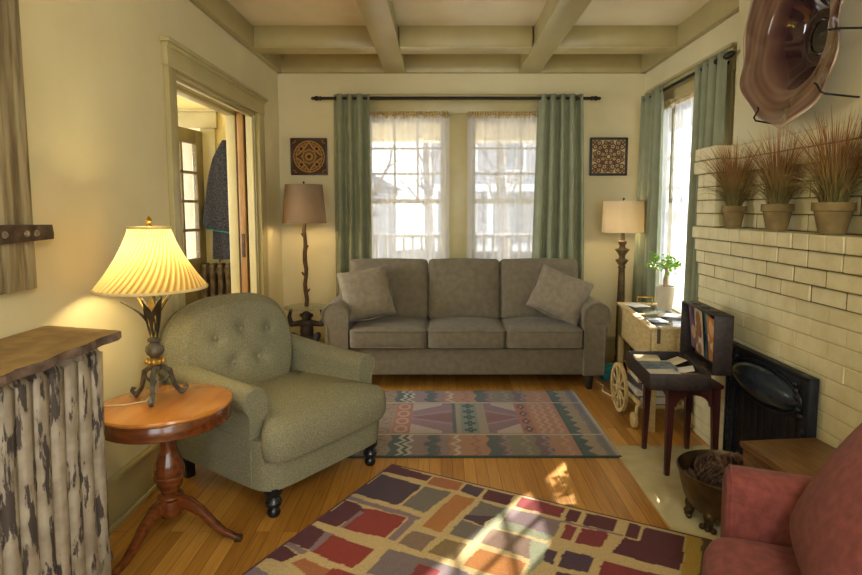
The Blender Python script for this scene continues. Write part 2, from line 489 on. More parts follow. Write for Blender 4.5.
# ------------------------------------------------------------------ geometry helpers
class MB:
    def __init__(self):
        self.bm = bmesh.new()

    def _new(self, n0):
        self.bm.verts.ensure_lookup_table()
        return list(self.bm.verts)[n0:]

    def xf(self, n0, mtx):
        for v in self._new(n0):
            v.co = mtx @ v.co

    def n(self):
        return len(self.bm.verts)

    def box(self, x0, x1, y0, y1, z0, z1, bev=0.0, seg=2, mtx=None):
        t = bmesh.new()
        bmesh.ops.create_cube(t, size=1.0)
        for v in t.verts:
            v.co = Vector(((x0 + x1) / 2 + v.co.x * (x1 - x0), (y0 + y1) / 2 + v.co.y * (y1 - y0), (z0 + z1) / 2 + v.co.z * (z1 - z0)))
        if bev:
            bmesh.ops.bevel(t, geom=t.edges[:], offset=bev, segments=seg, affect='EDGES', profile=0.5)
        self.add(t, mtx)
        return self

    def add(self, t, mtx=None):
        if mtx is not None:
            for v in t.verts:
                v.co = mtx @ v.co
        mp = {}
        for v in t.verts:
            mp[v] = self.bm.verts.new(v.co)
        for f in t.faces:
            try:
                self.bm.faces.new([mp[v] for v in f.verts])
            except ValueError:
                pass
        t.free()

    def surf(self, fn, nu, nv, cu=False, cv=False, mtx=None):
        g = []
        for i in range(nu + (0 if cu else 1)):
            row = []
            for j in range(nv + (0 if cv else 1)):
                p = Vector(fn(i / nu, j / nv))
                if mtx is not None:
                    p = mtx @ p
                row.append(self.bm.verts.new(p))
            g.append(row)
        for i in range(nu):
            for j in range(nv):
                a = g[i][j]
                b = g[(i + 1) % len(g)][j]
                c = g[(i + 1) % len(g)][(j + 1) % len(g[0])]
                d = g[i][(j + 1) % len(g[0])]
                try:
                    self.bm.faces.new([a, b, c, d])
                except ValueError:
                    pass
        return g

    def lathe(self, prof, seg=24, c=(0, 0, 0), mtx=None, cap=True):
        c = Vector(c)
        g = self.surf(lambda u, v: (0, 0, 0), seg, len(prof) - 1, cu=True)
        for i in range(seg):
            a = 2 * PI * i / seg
            for j, (r, z) in enumerate(prof):
                p = c + Vector((r * math.cos(a), r * math.sin(a), z))
                g[i][j].co = (mtx @ p) if mtx is not None else p
        if cap:
            for j in (0, len(prof) - 1):
                if prof[j][0] > 1e-5:
                    try:
                        self.bm.faces.new([g[i][j] for i in range(seg)])
                    except ValueError:
                        pass
        return self

    def tube(self, pts, r, seg=8, closed=False, mtx=None):
        pts = [Vector(p) for p in pts]
        n = len(pts)
        rs = r if isinstance(r, (list, tuple)) else [r] * n
        rings = []
        prev = None
        for i, p in enumerate(pts):
            a = pts[(i - 1) % n] if (closed or i > 0) else p
            b = pts[(i + 1) % n] if (closed or i < n - 1) else p
            t = (b - a)
            if t.length < 1e-9:
                t = Vector((0, 0, 1))
            t.normalize()
            if prev is None:
                prev = t.orthogonal().normalized()
            u = prev - t * prev.dot(t)
            if u.length < 1e-6:
                u = t.orthogonal()
            u.normalize()
            prev = u
            w = t.cross(u)
            ring = []
            for k in range(seg):
                an = 2 * PI * k / seg
                q = p + (u * math.cos(an) + w * math.sin(an)) * rs[i]
                if mtx is not None:
                    q = mtx @ q
                ring.append(self.bm.verts.new(q))
            rings.append(ring)
        for i in range(n if closed else n - 1):
            A, B = rings[i], rings[(i + 1) % n]
            for k in range(seg):
                self.bm.faces.new([A[k], A[(k + 1) % seg], B[(k + 1) % seg], B[k]])
        if not closed:
            self.bm.faces.new(rings[0][::-1])
            self.bm.faces.new(rings[-1])
        return self

    def prism(self, poly, axis, a0, a1, bev=0.0, seg=2, mtx=None):
        # poly in the plane of the other two axes (x,z) for y, (y,z) for x, (x,y) for z
        t = bmesh.new()
        def P(p, a):
            return {'y': (p[0], a, p[1]), 'x': (a, p[0], p[1]), 'z': (p[0], p[1], a)}[axis]
        A = [t.verts.new(P(p, a0)) for p in poly]
        B = [t.verts.new(P(p, a1)) for p in poly]
        n = len(poly)
        f0 = t.faces.new(A)
        f1 = t.faces.new(B[::-1])
        for i in range(n):
            t.faces.new([A[i], B[i], B[(i + 1) % n], A[(i + 1) % n]])
        if bev:
            es = list(f0.edges) + list(f1.edges)
            bmesh.ops.bevel(t, geom=es, offset=bev, segments=seg, affect='EDGES', profile=0.5)
        self.add(t, mtx)
        return self

    def ball(self, c, r, seg=16, mtx=None):
        r = r if isinstance(r, (list, tuple)) else (r, r, r)
        t = bmesh.new()
        bmesh.ops.create_uvsphere(t, u_segments=seg, v_segments=max(6, seg // 2), radius=1.0)
        for v in t.verts:
            v.co = Vector((c[0] + v.co.x * r[0], c[1] + v.co.y * r[1], c[2] + v.co.z * r[2]))
        self.add(t, mtx)
        return self

    def cushion(self, c, size, r=0.05, crown=(0, 0, 0), n=14, mtx=None, pinch=0.0):
        # rounded block; crown lifts each pair of faces towards its middle; pinch thins the corners (throw pillow)
        hx, hy, hz = size[0] / 2, size[1] / 2, size[2] / 2
        t = bmesh.new()
        bmesh.ops.create_cube(t, size=2.0)
        bmesh.ops.subdivide_edges(t, edges=t.edges[:], cuts=n, use_grid_fill=True)
        for v in t.verts:
            a, b, d = v.co
            def sh(k, h):
                # concentrate vertices near the rounded rim
                return math.copysign(abs(k) ** 0.75, k) * h
            q = Vector((sh(a, hx), sh(b, hy), sh(d, hz)))
            rr = min(r, hx, hy, hz)
            inn = Vector((max(-hx + rr, min(hx - rr, q.x)), max(-hy + rr, min(hy - rr, q.y)), max(-hz + rr, min(hz - rr, q.z))))
            dd = q - inn
            if dd.length > 1e-7:
                q = inn + dd.normalized() * rr
            fx, fy, fz = 1 - (q.x / hx) ** 2, 1 - (q.y / hy) ** 2, 1 - (q.z / hz) ** 2
            fx, fy, fz = max(fx, 0), max(fy, 0), max(fz, 0)
            e = Vector((math.copysign(crown[0], q.x) * fy * fz * (abs(q.x) / hx), math.copysign(crown[1], q.y) * fx * fz * (abs(q.y) / hy), math.copysign(crown[2], q.z) * fx * fy * (abs(q.z) / hz)))
            if pinch:
                k = max(0.0, 1 - (abs(q.x / hx)) ** 4) ** 0.55 * max(0.0, 1 - (abs(q.z / hz)) ** 4) ** 0.55
                q.y *= (1 - pinch) + pinch * k
                ed = pinch * 0.07
                q.x *= 1 - ed * (1 - (q.z / hz) ** 2)
                q.z *= 1 - ed * (1 - (q.x / hx) ** 2)
            v.co = q + e + Vector(c)
        self.add(t, mtx)
        return self

    def done(self, name, m, parent=None, loc=None, rot=None, sharp=38, normals=True):
        if normals:
            bmesh.ops.recalc_face_normals(self.bm, faces=self.bm.faces[:])
        me = bpy.data.meshes.new(name)
        self.bm.to_mesh(me)
        self.bm.free()
        for p in me.polygons:
            p.use_smooth = True
        me.set_sharp_from_angle(angle=R(sharp))
        me.materials.append(m if not isinstance(m, str) else M[m])
        o = bpy.data.objects.new(name, me)
        C.objects.link(o)
        if parent is not None:
            o.parent = parent
        if loc is not None:
            o.location = loc
        if rot is not None:
            o.rotation_euler = rot
        return o


def thing(name, label, cat, loc=(0, 0, 0), rz=0.0, group=None, kind=None):
    o = bpy.data.objects.new(name, None)
    o.empty_display_size = 0.05
    C.objects.link(o)
    o.location = loc
    o.rotation_euler = (0, 0, rz)
    return tag(o, label, cat, group, kind)


def tag(o, label, cat, group=None, kind=None):
    if label:
        o['label'] = label
    if cat:
        o['category'] = cat
    if group:
        o['group'] = group
    if kind:
        o['kind'] = kind
    return o


def struct(o, label=None):
    o['kind'] = 'structure'
    if label:
        o['label'] = label
    return o


def sroot(name, loc=(0, 0, 0), label=None):
    o = bpy.data.objects.new(name, None)
    C.objects.link(o)
    o.location = loc
    return struct(o, label)


def dup(root, loc, rz, label, group=None):
    r = root.copy()
    C.objects.link(r)
    r.location = loc
    r.rotation_euler = (root.rotation_euler[0], root.rotation_euler[1], rz)
    r['label'] = label
    if group:
        r['group'] = group
    for ch in list(root.children):
        c = ch.copy()
        C.objects.link(c)
        c.parent = r
        for g in ch.children:
            d = g.copy()
            C.objects.link(d)
            d.parent = c
    return r


def T(x=0, y=0, z=0):
    return Matrix.Translation((x, y, z))


def RX(a):
    return Matrix.Rotation(R(a), 4, 'X')


def RY(a):
    return Matrix.Rotation(R(a), 4, 'Y')


def RZ(a):
    return Matrix.Rotation(R(a), 4, 'Z')


def paint(o, fn):
    """colour attribute from a vectorised function of the mesh's own x, y, z (arrays) -> sRGB 0..255"""
    me = o.data
    n = len(me.vertices)
    co = np.empty(n * 3)
    me.vertices.foreach_get('co', co)
    co = co.reshape(-1, 3)
    rgb = np.clip(np.asarray(fn(co[:, 0], co[:, 1], co[:, 2]), dtype=float), 0, 255) / 255.0
    lin = np.where(rgb <= 0.04045, rgb / 12.92, ((rgb + 0.055) / 1.055) ** 2.4)
    a = me.color_attributes.new('Col', 'FLOAT_COLOR', 'POINT')
    out = np.ones((n, 4))
    out[:, :3] = lin
    a.data.foreach_set('color', out.ravel())


def slab_grid(name, x0, x1, y0, y1, z0, z1, nx, ny, m, parent=None, **kw):
    """thin closed block whose top is a fine grid (for woven or printed patterns)"""
    b = MB()
    g = b.surf(lambda u, v: (x0 + (x1 - x0) * u, y0 + (y1 - y0) * v, z1), nx, ny)
    lo = [[None] * (ny + 1) for _ in range(nx + 1)]
    rim = [(i, 0) for i in range(nx)] + [(nx, j) for j in range(ny)] + [(i, ny) for i in range(nx, 0, -1)] + [(0, j) for j in range(ny, 0, -1)]
    low = []
    for (i, j) in rim:
        p = g[i][j].co.copy()
        p.z = z0
        low.append(b.bm.verts.new(p))
    k = len(rim)
    for q in range(k):
        i, j = rim[q]
        i2, j2 = rim[(q + 1) % k]
        b.bm.faces.new([g[i][j], g[i2][j2], low[(q + 1) % k], low[q]])
    b.bm.faces.new(low[::-1])
    return b.done(name, m, parent, **kw)


random.seed(7)

# ------------------------------------------------------------------ the room
XL, XR, YB, YR = -1.41, 1.76, 5.08, -1.8       # left, right, back and rear wall faces
ZC, ZB = 2.67, 2.51                            # ceiling, underside of the beams
WT = 0.22


def wall_y(name, y0, y1, x0, x1, z0, z1, holes, m):
    """wall across the room between y0 and y1 with holes (xa, xb, za, zb)"""
    b = MB()
    xs = x0
    for (xa, xb, za, zb) in sorted(holes):
        b.box(xs, xa, y0, y1, z0, z1)
        if za > z0:
            b.box(xa, xb, y0, y1, z0, za)
        if zb < z1:
            b.box(xa, xb, y0, y1, zb, z1)
        xs = xb
    b.box(xs, x1, y0, y1, z0, z1)
    return struct(b.done(name, m))


def wall_x(name, x0, x1, y0, y1, z0, z1, holes, m):
    b = MB()
    ys = y0
    for (ya, yb, za, zb) in sorted(holes):
        b.box(x0, x1, ys, ya, z0, z1)
        if za > z0:
            b.box(x0, x1, ya, yb, z0, za)
        if zb < z1:
            b.box(x0, x1, ya, yb, zb, z1)
        ys = yb
    b.box(x0, x1, ys, y1, z0, z1)
    return struct(b.done(name, m))


struct(MB().box(XL - 2.3, XR + 0.2, YR - 0.2, YB + 0.2, -0.12, 0).done('floor', 'floor'))
struct(MB().box(XL - 2.3, XR + 0.2, YR - 0.2, YB + 0.2, ZC, ZC + 0.12).done('ceiling', 'ceiling'))
WINZ = (0.62, 2.17)
BW = [(-0.67, 0.05), (0.25, 0.97)]
wall_y('wall_back', YB, YB + 0.2, XL - WT, XR + 0.2, 0, ZC, [(a, b, WINZ[0], WINZ[1]) for a, b in BW], 'wall')
SWY = (3.66, 4.74)
wall_x('wall_right', XR, XR + 0.2, YR, YB, 0, ZC, [(SWY[0], SWY[1], WINZ[0], WINZ[1])], 'wall')
wall_y('wall_rear', YR - 0.2, YR, XL - WT, XR + 0.2, 0, ZC, [(-1.2, -0.05, 0.8, 2.3), (0.4, 1.55, 0.8, 2.3)], 'wall')
OY0, OY1, OZ = 3.08, 4.45, 2.075               # the cased opening in the left wall
wall_x('wall_left', XL - WT, XL, YR, OY0, 0, ZC, [], 'wall')
b = MB()
b.box(XL - 0.07, XL, OY1, YB, 0, ZC)
b.box(XL - WT, XL - 0.15, OY1, YB, 0, ZC)
b.box(XL - 0.07, XL, OY0, OY1, OZ, ZC)
b.box(XL - WT, XL - 0.15, OY0, OY1, OZ, ZC)
b.box(XL - 0.15, XL - 0.07, OY0, YB, OZ + 0.06, ZC)
struct(b.done('wall_left_end', 'wall'))

# the hall beyond the opening
wall_y('wall_hall_back', 5.2, 5.32, -3.62, XL - WT, 0, ZC, [(-3.02, -2.13, 0, 2.06)], 'hall_wall')
wall_y('wall_hall_front', 1.9, 2.0, -3.62, XL - WT, 0, ZC, [], 'hall_wall')
wall_x('wall_hall_side', -3.82, -3.7, 1.9, 5.32, 0, ZC, [(2.4, 4.0, 0.8, 2.3)], 'hall_wall')
b = MB()
b.box(-3.02 - 0.12, -3.02, 5.165, 5.2, 0, 2.06, 0.004)
b.box(-2.13, -2.0, 5.165, 5.2, 0, 2.06, 0.004)
b.box(-3.16, -1.98, 5.155, 5.2, 2.06, 2.2, 0.004)
b.box(-3.18, -1.96, 5.14, 5.2, 2.2, 2.225, 0.004)
struct(b.done('trim_1', 'trim'), 'cream casing of the entry door in the hall')
b = MB()
b.box(-3.7, XL - WT, 5.12, 5.2, 2.45, ZC, 0.006)
struct(b.done('trim_2', 'trim'))

# crown and coffer beams
def beam(name, x0, x1, y0, y1, label=None):
    b = MB()
    b.box(x0, x1, y0, y1, ZB + 0.012, ZC, 0.003)
    b.box(x0 - 0.012, x1 + 0.012, y0 - 0.012, y1 + 0.012, ZB, ZB + 0.016, 0.004)
    return struct(b.done(name, 'trim'), label)

b = MB()
b.box(XL, XL + 0.05, YR, YB, ZB, ZC, 0.003)
struct(b.done('trim_3', 'trim'), 'khaki frieze board along the top of the left wall')
b = MB()
b.box(XR - 0.05, XR, YR, YB, ZB, ZC, 0.003)
struct(b.done('trim_4', 'trim'))
b = MB()
b.box(XL, XR, YB - 0.05, YB, ZB, ZC, 0.003)
struct(b.done('trim_5', 'trim'), 'khaki frieze board above the two back windows')
beam('trim_6', -0.467, -0.312, YR, YB - 0.05, 'left ceiling beam running toward the back windows')
beam('trim_7', 0.675, 0.833, YR, YB - 0.05, 'right ceiling beam running toward the back windows')
for k, y in enumerate((4.297, 2.85, 1.4)):
    b = MB()
    for x0, x1 in ((XL + 0.05, -0.479), (-0.300, 0.663), (0.845, XR - 0.05)):
        b.box(x0, x1, y, y + 0.155, ZB + 0.014, ZC, 0.003)
        b.box(x0, x1, y - 0.012, y + 0.167, ZB + 0.002, ZB + 0.018, 0.004)
    struct(b.done('trim_%d' % (8 + k), 'trim'), 'cross beam between the two long ceiling beams' if k == 0 else None)

# baseboards
b = MB()
for y0, y1 in ((YR, OY0 - 0.09), (OY1 + 0.135, YB)):
    b.box(XL, XL + 0.018, y0, y1, 0, 0.19, 0.003)
    b.box(XL, XL + 0.03, y0, y1, 0.185, 0.215, 0.008)
    b.box(XL + 0.017, XL + 0.035, y0, y1, 0, 0.022, 0.006)
struct(b.done('baseboard_left', 'trim'))
b = MB()
b.box(XL, XR, YB - 0.018, YB, 0, 0.19, 0.003)
b.box(XL, XR, YB - 0.03, YB, 0.185, 0.215, 0.008)
struct(b.done('baseboard_back', 'trim'))
b = MB()
for y0, y1 in ((3.4, YB), (YR, 1.78)):
    b.box(XR - 0.018, XR, y0, y1, 0, 0.19, 0.003)
    b.box(XR - 0.03, XR, y0, y1, 0.185, 0.215, 0.008)
struct(b.done('baseboard_right', 'trim'))

# cased opening: casing, head with cap, jamb linings, pocket door
b = MB()
b.box(XL, XL + 0.028, OY0 - 0.085, OY0, 0, OZ, 0.003)
b.box(XL, XL + 0.028, OY1, OY1 + 0.13, 0, OZ, 0.003)
b.box(XL, XL + 0.030, OY0 - 0.095, OY1 + 0.14, OZ, OZ + 0.115, 0.003)
b.box(XL, XL + 0.055, OY0 - 0.12, OY1 + 0.165, OZ + 0.113, OZ + 0.135, 0.006)
b.box(XL, XL + 0.040, OY0 - 0.105, OY1 + 0.15, OZ + 0.095, OZ + 0.116, 0.006)
struct(b.done('trim_11', 'trim'), 'khaki casing around the wide opening in the left wall')
b = MB()
for x0, x1 in ((XL - 0.07, XL), (XL - WT, XL - 0.15)):
    b.box(x0, x1, OY1 - 0.022, OY1 + 0.002, 0, OZ, 0.003)
    b.box(x0, x1, OY0 - 0.002, OY0 + 0.022, 0, OZ, 0.003)
    b.box(x0, x1, OY0, OY1, OZ - 0.022, OZ + 0.002, 0.003)
b.box(XL - 0.15, XL - 0.07, OY0 - 0.002, OY0 + 0.012, 0, OZ, 0.003)
b.box(XL - 0.03, XL - 0.012, OY1 - 0.036, OY1 - 0.02, 0, OZ, 0.003)
b.box(XL - 0.03, XL - 0.012, OY0, OY1, OZ - 0.036, OZ - 0.02, 0.003)
struct(b.done('trim_12', 'trim'))
d = sroot('door_1', (XL - 0.11, OY1, 0), 'oak pocket door slid back into the left wall')
MB().box(-0.024, 0.024, -0.03, 0.55, 0.01, OZ + 0.03, 0.002).done('panel', 'pocket_wood', d)
b = MB().box(-0.012, 0.012, -0.034, -0.028, 0.98, 1.16, 0.001)
b.done('latch_plate', 'rust', d)

# entry door of the hall, standing open
d = sroot('door_2', (-2.13, 5.18, 0), 'olive entry door with glass lights standing open in the hall')
d.rotation_euler = (0, 0, R(-90 - 9))
DW, DH = 0.86, 2.03
b = MB()
b.box(0, 0.11, -0.02, 0.02, 0, DH, 0.003)
b.box(DW - 0.11, DW, -0.02, 0.02, 0, DH, 0.003)
b.box(0.11, DW - 0.11, -0.02, 0.02, DH - 0.12, DH, 0.003)
b.box(0.11, DW - 0.11, -0.02, 0.02, 0, 0.22, 0.003)
b.box(0.11, DW - 0.11, -0.02, 0.02, 0.8, 0.92, 0.003)
b.box(0.11, DW - 0.11, -0.012, 0.012, 0.22, 0.8)
for k in (1, 2):
    x = 0.11 + (DW - 0.22) * k / 3
    b.box(x - 0.014, x + 0.014, -0.018, 0.018, 0.92, DH - 0.12, 0.003)
for k in (1, 2, 3):
    z = 0.92 + (DH - 0.12 - 0.92) * k / 4
    b.box(0.11, DW - 0.11, -0.018, 0.018, z - 0.012, z + 0.012, 0.003)
b.done('panel', 'dark_door', d)
MB().box(0.11, DW - 0.11, -0.003, 0.003, 0.92, DH - 0.12).done('glass', 'glass', d)
for z in (0.3, 1.75):
    MB().lathe([(0.009, 0), (0.009, 0.09)], 10, (-0.004, 0.0, z)).done('hinge', 'rod', d)


# windows
def window(name, axis, c0, c1, z0, z1, face, out, cols, rows, label):
    """double hung window; axis 'y' = in the back wall, 'x' = in the right wall"""
    w = sroot(name, (0, 0, 0), label)
    def bx(b, a0, a1, d0, d1, za, zb, bev=0.003):
        if axis == 'y':
            b.box(a0, a1, face + d0, face + d1, za, zb, bev)
        else:
            b.box(face + d0, face + d1, a0, a1, za, zb, bev)
    zm = z0 + (z1 - z0) * 0.515
    b = MB()
    bx(b, c0, c0 + 0.02, 0.0, 0.19, z0, z1)
    bx(b, c1 - 0.02, c1, 0.0, 0.19, z0, z1)
    bx(b, c0, c1, 0.0, 0.19, z1 - 0.02, z1)
    bx(b, c0, c1, 0.0, 0.19, z0, z0 + 0.025)
    b.done('frame', 'sash', w)
    for (za, zb, d, nr, nc, nm) in ((zm - 0.02, z1 - 0.02, 0.10, rows, cols, 'upper_sash'), (z0 + 0.025, zm + 0.02, 0.06, 1, 1, 'lower_sash')):
        b = MB()
        bx(b, c0 + 0.02, c0 + 0.055, d, d + 0.035, za, zb)
        bx(b, c1 - 0.055, c1 - 0.02, d, d + 0.035, za, zb)
        bx(b, c0 + 0.055, c1 - 0.055, d, d + 0.035, za, za + 0.04)
        bx(b, c0 + 0.055, c1 - 0.055, d, d + 0.035, zb - 0.04, zb)
        gw, gh = (c1 - c0 - 0.11), (zb - za - 0.08)
        for k in range(1, nc):
            x = c0 + 0.055 + gw * k / nc
            bx(b, x - 0.009, x + 0.009, d + 0.006, d + 0.03, za + 0.04, zb - 0.04, 0.002)
        for k in range(1, nr):
            z = za + 0.04 + gh * k / nr
            bx(b, c0 + 0.055, c1 - 0.055, d + 0.006, d + 0.03, z - 0.009, z + 0.009, 0.002)
        s = b.done(nm, 'sash', w)
        b = MB()
        bx(b, c0 + 0.05, c1 - 0.05, d + 0.016, d + 0.020, za + 0.035, zb - 0.035, 0)
        b.done('pane', 'glass', s)
    return w


window('window_1', 'y', BW[0][0], BW[0][1], WINZ[0], WINZ[1], YB, 1, 3, 3, 'left back window behind the sheer curtain')
window('window_2', 'y', BW[1][0], BW[1][1], WINZ[0], WINZ[1], YB, 1, 3, 3, 'right back window behind the sheer curtain')
window('window_3', 'x', SWY[0], SWY[1], WINZ[0], WINZ[1], XR, 1, 3, 3, 'side window beyond the fireplace')
b = MB()
x0, x1 = BW[0][0], BW[1][1]
b.box(x0 - 0.13, x0, YB - 0.022, YB, 0.6, WINZ[1], 0.003)
b.box(x1, x1 + 0.13, YB - 0.022, YB, 0.6, WINZ[1], 0.003)
b.box(BW[0][1], BW[1][0], YB - 0.022, YB, 0.6, WINZ[1], 0.003)
b.box(x0 - 0.14, x1 + 0.14, YB - 0.024, YB, WINZ[1], WINZ[1] + 0.14, 0.003)
b.box(x0 - 0.165, x1 + 0.165, YB - 0.05, YB, WINZ[1] + 0.138, WINZ[1] + 0.16, 0.006)
b.box(x0 - 0.16, x1 + 0.16, YB - 0.05, YB, 0.58, 0.61, 0.006)
b.box(x0 - 0.13, x1 + 0.13, YB - 0.02, YB, 0.48, 0.58, 0.003)
struct(b.done('trim_13', 'trim'), 'khaki casing around the pair of back windows')
b = MB()
b.box(XR - 0.022, XR, SWY[0] - 0.13, SWY[0], 0.6, WINZ[1], 0.003)
b.box(XR - 0.022, XR, SWY[1], SWY[1] + 0.13, 0.6, WINZ[1], 0.003)
b.box(XR - 0.024, XR, SWY[0] - 0.14, SWY[1] + 0.14, WINZ[1], WINZ[1] + 0.14, 0.003)
b.box(XR - 0.05, XR, SWY[0] - 0.165, SWY[1] + 0.165, WINZ[1] + 0.138, WINZ[1] + 0.16, 0.006)
b.box(XR - 0.05, XR, SWY[0] - 0.16, SWY[1] + 0.16, 0.58, 0.61, 0.006)
struct(b.done('trim_14', 'trim'))

# ------------------------------------------------------------------ chimney breast
CY0, CY1 = 1.80, 3.40
XF = 1.535                                      # lower brick face
cb = sroot('wall_chimney', (0, 0, 0), 'yellow plaster chimney breast above the white brick fireplace')
MB().box(1.70, XR, CY0, CY1, 1.70, ZC).done('plaster', 'wall', cb)
bricks, core, core2 = MB(), MB(), MB()
CO = 0.0715


def brick(x0, x1, y0, y1, z0, z1):
    j = lambda s=0.0022: random.uniform(-s, s)
    gy, gz = (0.0036, 0.0026) if z0 > 0.93 else (0.0012, 0.002)
    bricks.box(x0 + j(), x1, y0 + gy, y1 - gy, z0 + gz, z1 - gz, 0.004 if z0 > 0.93 else 0.002, 1)


FB = (2.31, 2.865, 0.60)                         # firebox opening y0, y1, top
for k in range(17):
    z1 = 1.181 - k * CO
    z0 = max(z1 - CO, 0.0)
    if z1 <= 0.01:
        break
    step = max(0, k - 0) * 0.011
    xf = min(1.502 + step, XF)
    y = CY1 - (0.105 if k % 2 else 0.21)
    ye = CY1
    while ye > CY0 + 0.01:
        ys = max(y, CY0)
        if z0 < FB[2] - 0.02 and ys < FB[1] and ye > FB[0]:
            if ye > FB[1] + 0.02:
                brick(xf, xf + 0.09, FB[1], ye, z0, z1)
            if ys < FB[0] - 0.02:
                brick(xf, xf + 0.09, ys, FB[0], z0, z1)
        else:
            brick(xf, xf + 0.09, ys, ye, z0, z1)
        ye = ys
        y = ys - 0.21
    if not (z0 < FB[2] - 0.02):
        (core if z0 > 0.93 else core2).box(xf + 0.004, XR, CY0 + 0.006, CY1 - 0.006, z0, z1)
    else:
        core2.box(xf + 0.004, XR, CY0 + 0.006, FB[0], z0, z1)
        core2.box(xf + 0.004, XR, FB[1], CY1 - 0.006, z0, z1)
# mantel shelf: rowlock bricks on edge
ye = CY1 + 0.012
while ye > CY0:
    ys = max(ye - 0.108, CY0 - 0.01)
    brick(1.488, 1.70, ys, ye, 1.181, 1.25)
    ye = ys
core.box(1.495, XR, CY0, CY1, 1.181, 1.246)
# recess wall above the shelf and the piers at both ends
for k in range(6):
    z0 = 1.25 + k * 0.0745
    z1 = z0 + 0.0745
    top = k >= 4
    xr = 1.61 if top else 1.628
    y = CY1 - (0.105 if k % 2 else 0.21)
    ye = CY1
    while ye > CY0 + 0.01:
        ys = max(y, CY0)
        brick(xr, xr + 0.06, ys, ye, z0, z1)
        ye = ys
        y = ys - 0.21
    xp = 1.488 if top else 1.503
    o = 0.018 if top else 0
    cut = 0.075 if (k % 2) else 0.15
    for (ya, yb) in ((3.175 - o, CY1 + o), (CY0 - o, CY0 + 0.225 + o)):
        brick(xp, xr + 0.04, ya, yb - cut, z0, z1)
        brick(xp, xr + 0.04, yb - cut, yb, z0, z1)
core.box(1.633, XR, CY0 + 0.004, CY1 - 0.004, 1.246, 1.549)
core.box(1.615, XR, CY0 + 0.004, CY1 - 0.004, 1.547, 1.695)
core.box(1.51, 1.65, 3.182, CY1 - 0.006, 1.246, 1.690)
core.box(1.51, 1.65, CY0 + 0.006, CY0 + 0.218, 1.246, 1.690)
bricks.done('brick_face', 'brick', cb, sharp=25)
core.done('mortar', 'mortar', cb)
core2.done('mortar', 'mortar_paint', cb)
b = MB()
b.box(1.70, XR - 0.01, FB[0], FB[1], 0.0, FB[2] + 0.02)
b.done('firebox', 'black_iron', cb)
struct(MB().box(0.97, XR, 1.75, 3.17, 0.0, 0.006, 0.002).done('floor_hearth', 'hearth'), 'cream tiled hearth in front of the fireplace')

# fireplace front
t = thing('fireplace_screen', 'black cast iron fireplace front with an oval hood set against the white brick', 'fireplace', (1.50, 2.588, 0.006))
hw, hh = 0.335, 0.665
b = MB()
b.box(-0.014, 0.022, -hw, -hw + 0.075, 0, hh, 0.006)
b.box(-0.014, 0.022, hw - 0.075, hw, 0, hh, 0.006)
b.box(-0.014, 0.022, -hw + 0.07, hw - 0.07, hh - 0.20, hh, 0.006)
b.box(-0.020, -0.012, -hw, hw, hh - 0.018, hh, 0.003)
b.box(-0.020, -0.012, -hw, -hw + 0.014, 0, hh, 0.003)
b.box(-0.020, -0.012, hw - 0.014, hw, 0, hh, 0.003)
for s in (-1, 1):
    for k in range(8):
        b.ball((-0.016, s * (hw - 0.04), 0.06 + k * 0.052), (0.008, 0.017, 0.02), 8)
b.done('frame', 'black_iron', t)
b = MB()
def hood(u, v):
    a = 2 * PI * u
    r = v
    y = 0.275 * r * math.cos(a)
    z = 0.085 * r * math.sin(a)
    x = -0.014 - 0.055 * max(0, (1 - r * r)) ** 0.6
    return (x, y, z + hh - 0.125)
b.surf(hood, 40, 8, cu=True)
b.done('hood', 'gloss_iron', t)
b = MB()
b.tube([(-0.018, 0.285 * math.cos(2 * PI * k / 40), 0.095 * math.sin(2 * PI * k / 40) + hh - 0.125) for k in range(40)], 0.008, 8, True)
for s in (-1, 1):
    for k in range(6):
        b.ball((-0.02, s * (0.24 + 0.008 * k), hh - 0.05 - 0.025 * k), (0.012, 0.016, 0.014), 8)
b.done('molding', 'black_iron', t)
b = MB()
b.box(0.0, 0.008, -hw + 0.075, hw - 0.075, 0.02, hh - 0.20)
for k in range(9):
    y = -hw + 0.10 + k * (2 * hw - 0.2) / 8
    b.tube([(-0.006, y, 0.02), (-0.006, y, hh - 0.2)], 0.003, 6)
b.done('mesh_guard', 'black_iron', t)
MB().box(-0.012, 0.004, -hw + 0.07, hw - 0.07, 0.0, 0.03, 0.004).done('sill', 'black_iron', t)

# ------------------------------------------------------------------ outside
struct(MB().box(-14, 16, YB + 2.6, 40, -0.6, -0.5).done('ground', 'ground'))
b = MB()
b.box(-3.6, 1.96, YB + 0.2, YB + 2.6, -0.2, -0.08)
struct(b.done('floor_porch', 'porch'))
b = MB()
b.box(-3.6, 1.96, YB + 0.2, YB + 2.75, 2.42, 2.52)
b.box(-3.6, 1.96, YB + 2.2, YB + 2.45, 2.2, 2.42, 0.005)
struct(b.done('ceiling_porch', 'porch'))
struct(MB().box(1.82, 1.95, YB + 0.2, YB + 2.7, -0.1, 2.42).done('wall_sun_block', 'porch'))  # unseen end panel, added to keep sun off the right back window
t = thing('porch_railing', 'grey porch railing with slim balusters outside the two back windows', 'railing', (0.1, YB + 2.32, -0.08))
MB().box(-3.4, 1.70, -0.045, 0.045, 1.06, 1.11, 0.006).done('top_rail', 'rail', t)
MB().box(-3.4, 1.70, -0.03, 0.03, 0.12, 0.17, 0.006).done('bottom_rail', 'rail', t)
bal = MB().box(-0.018, 0.018, -0.018, 0.018, 0.17, 1.06, 0.002).done('baluster', 'rail', t)
bal.location = (-1.5, 0, 0)
for k in range(1, 27):
    c = bal.copy()
    C.objects.link(c)
    c.location = (-1.5 + k * 0.115, 0, 0)
    c.parent = t
for x in (-3.3, 1.6):
    MB().box(x - 0.07, x + 0.07, -0.07, 0.07, 0, 2.28, 0.006).done('post', 'porch', t)

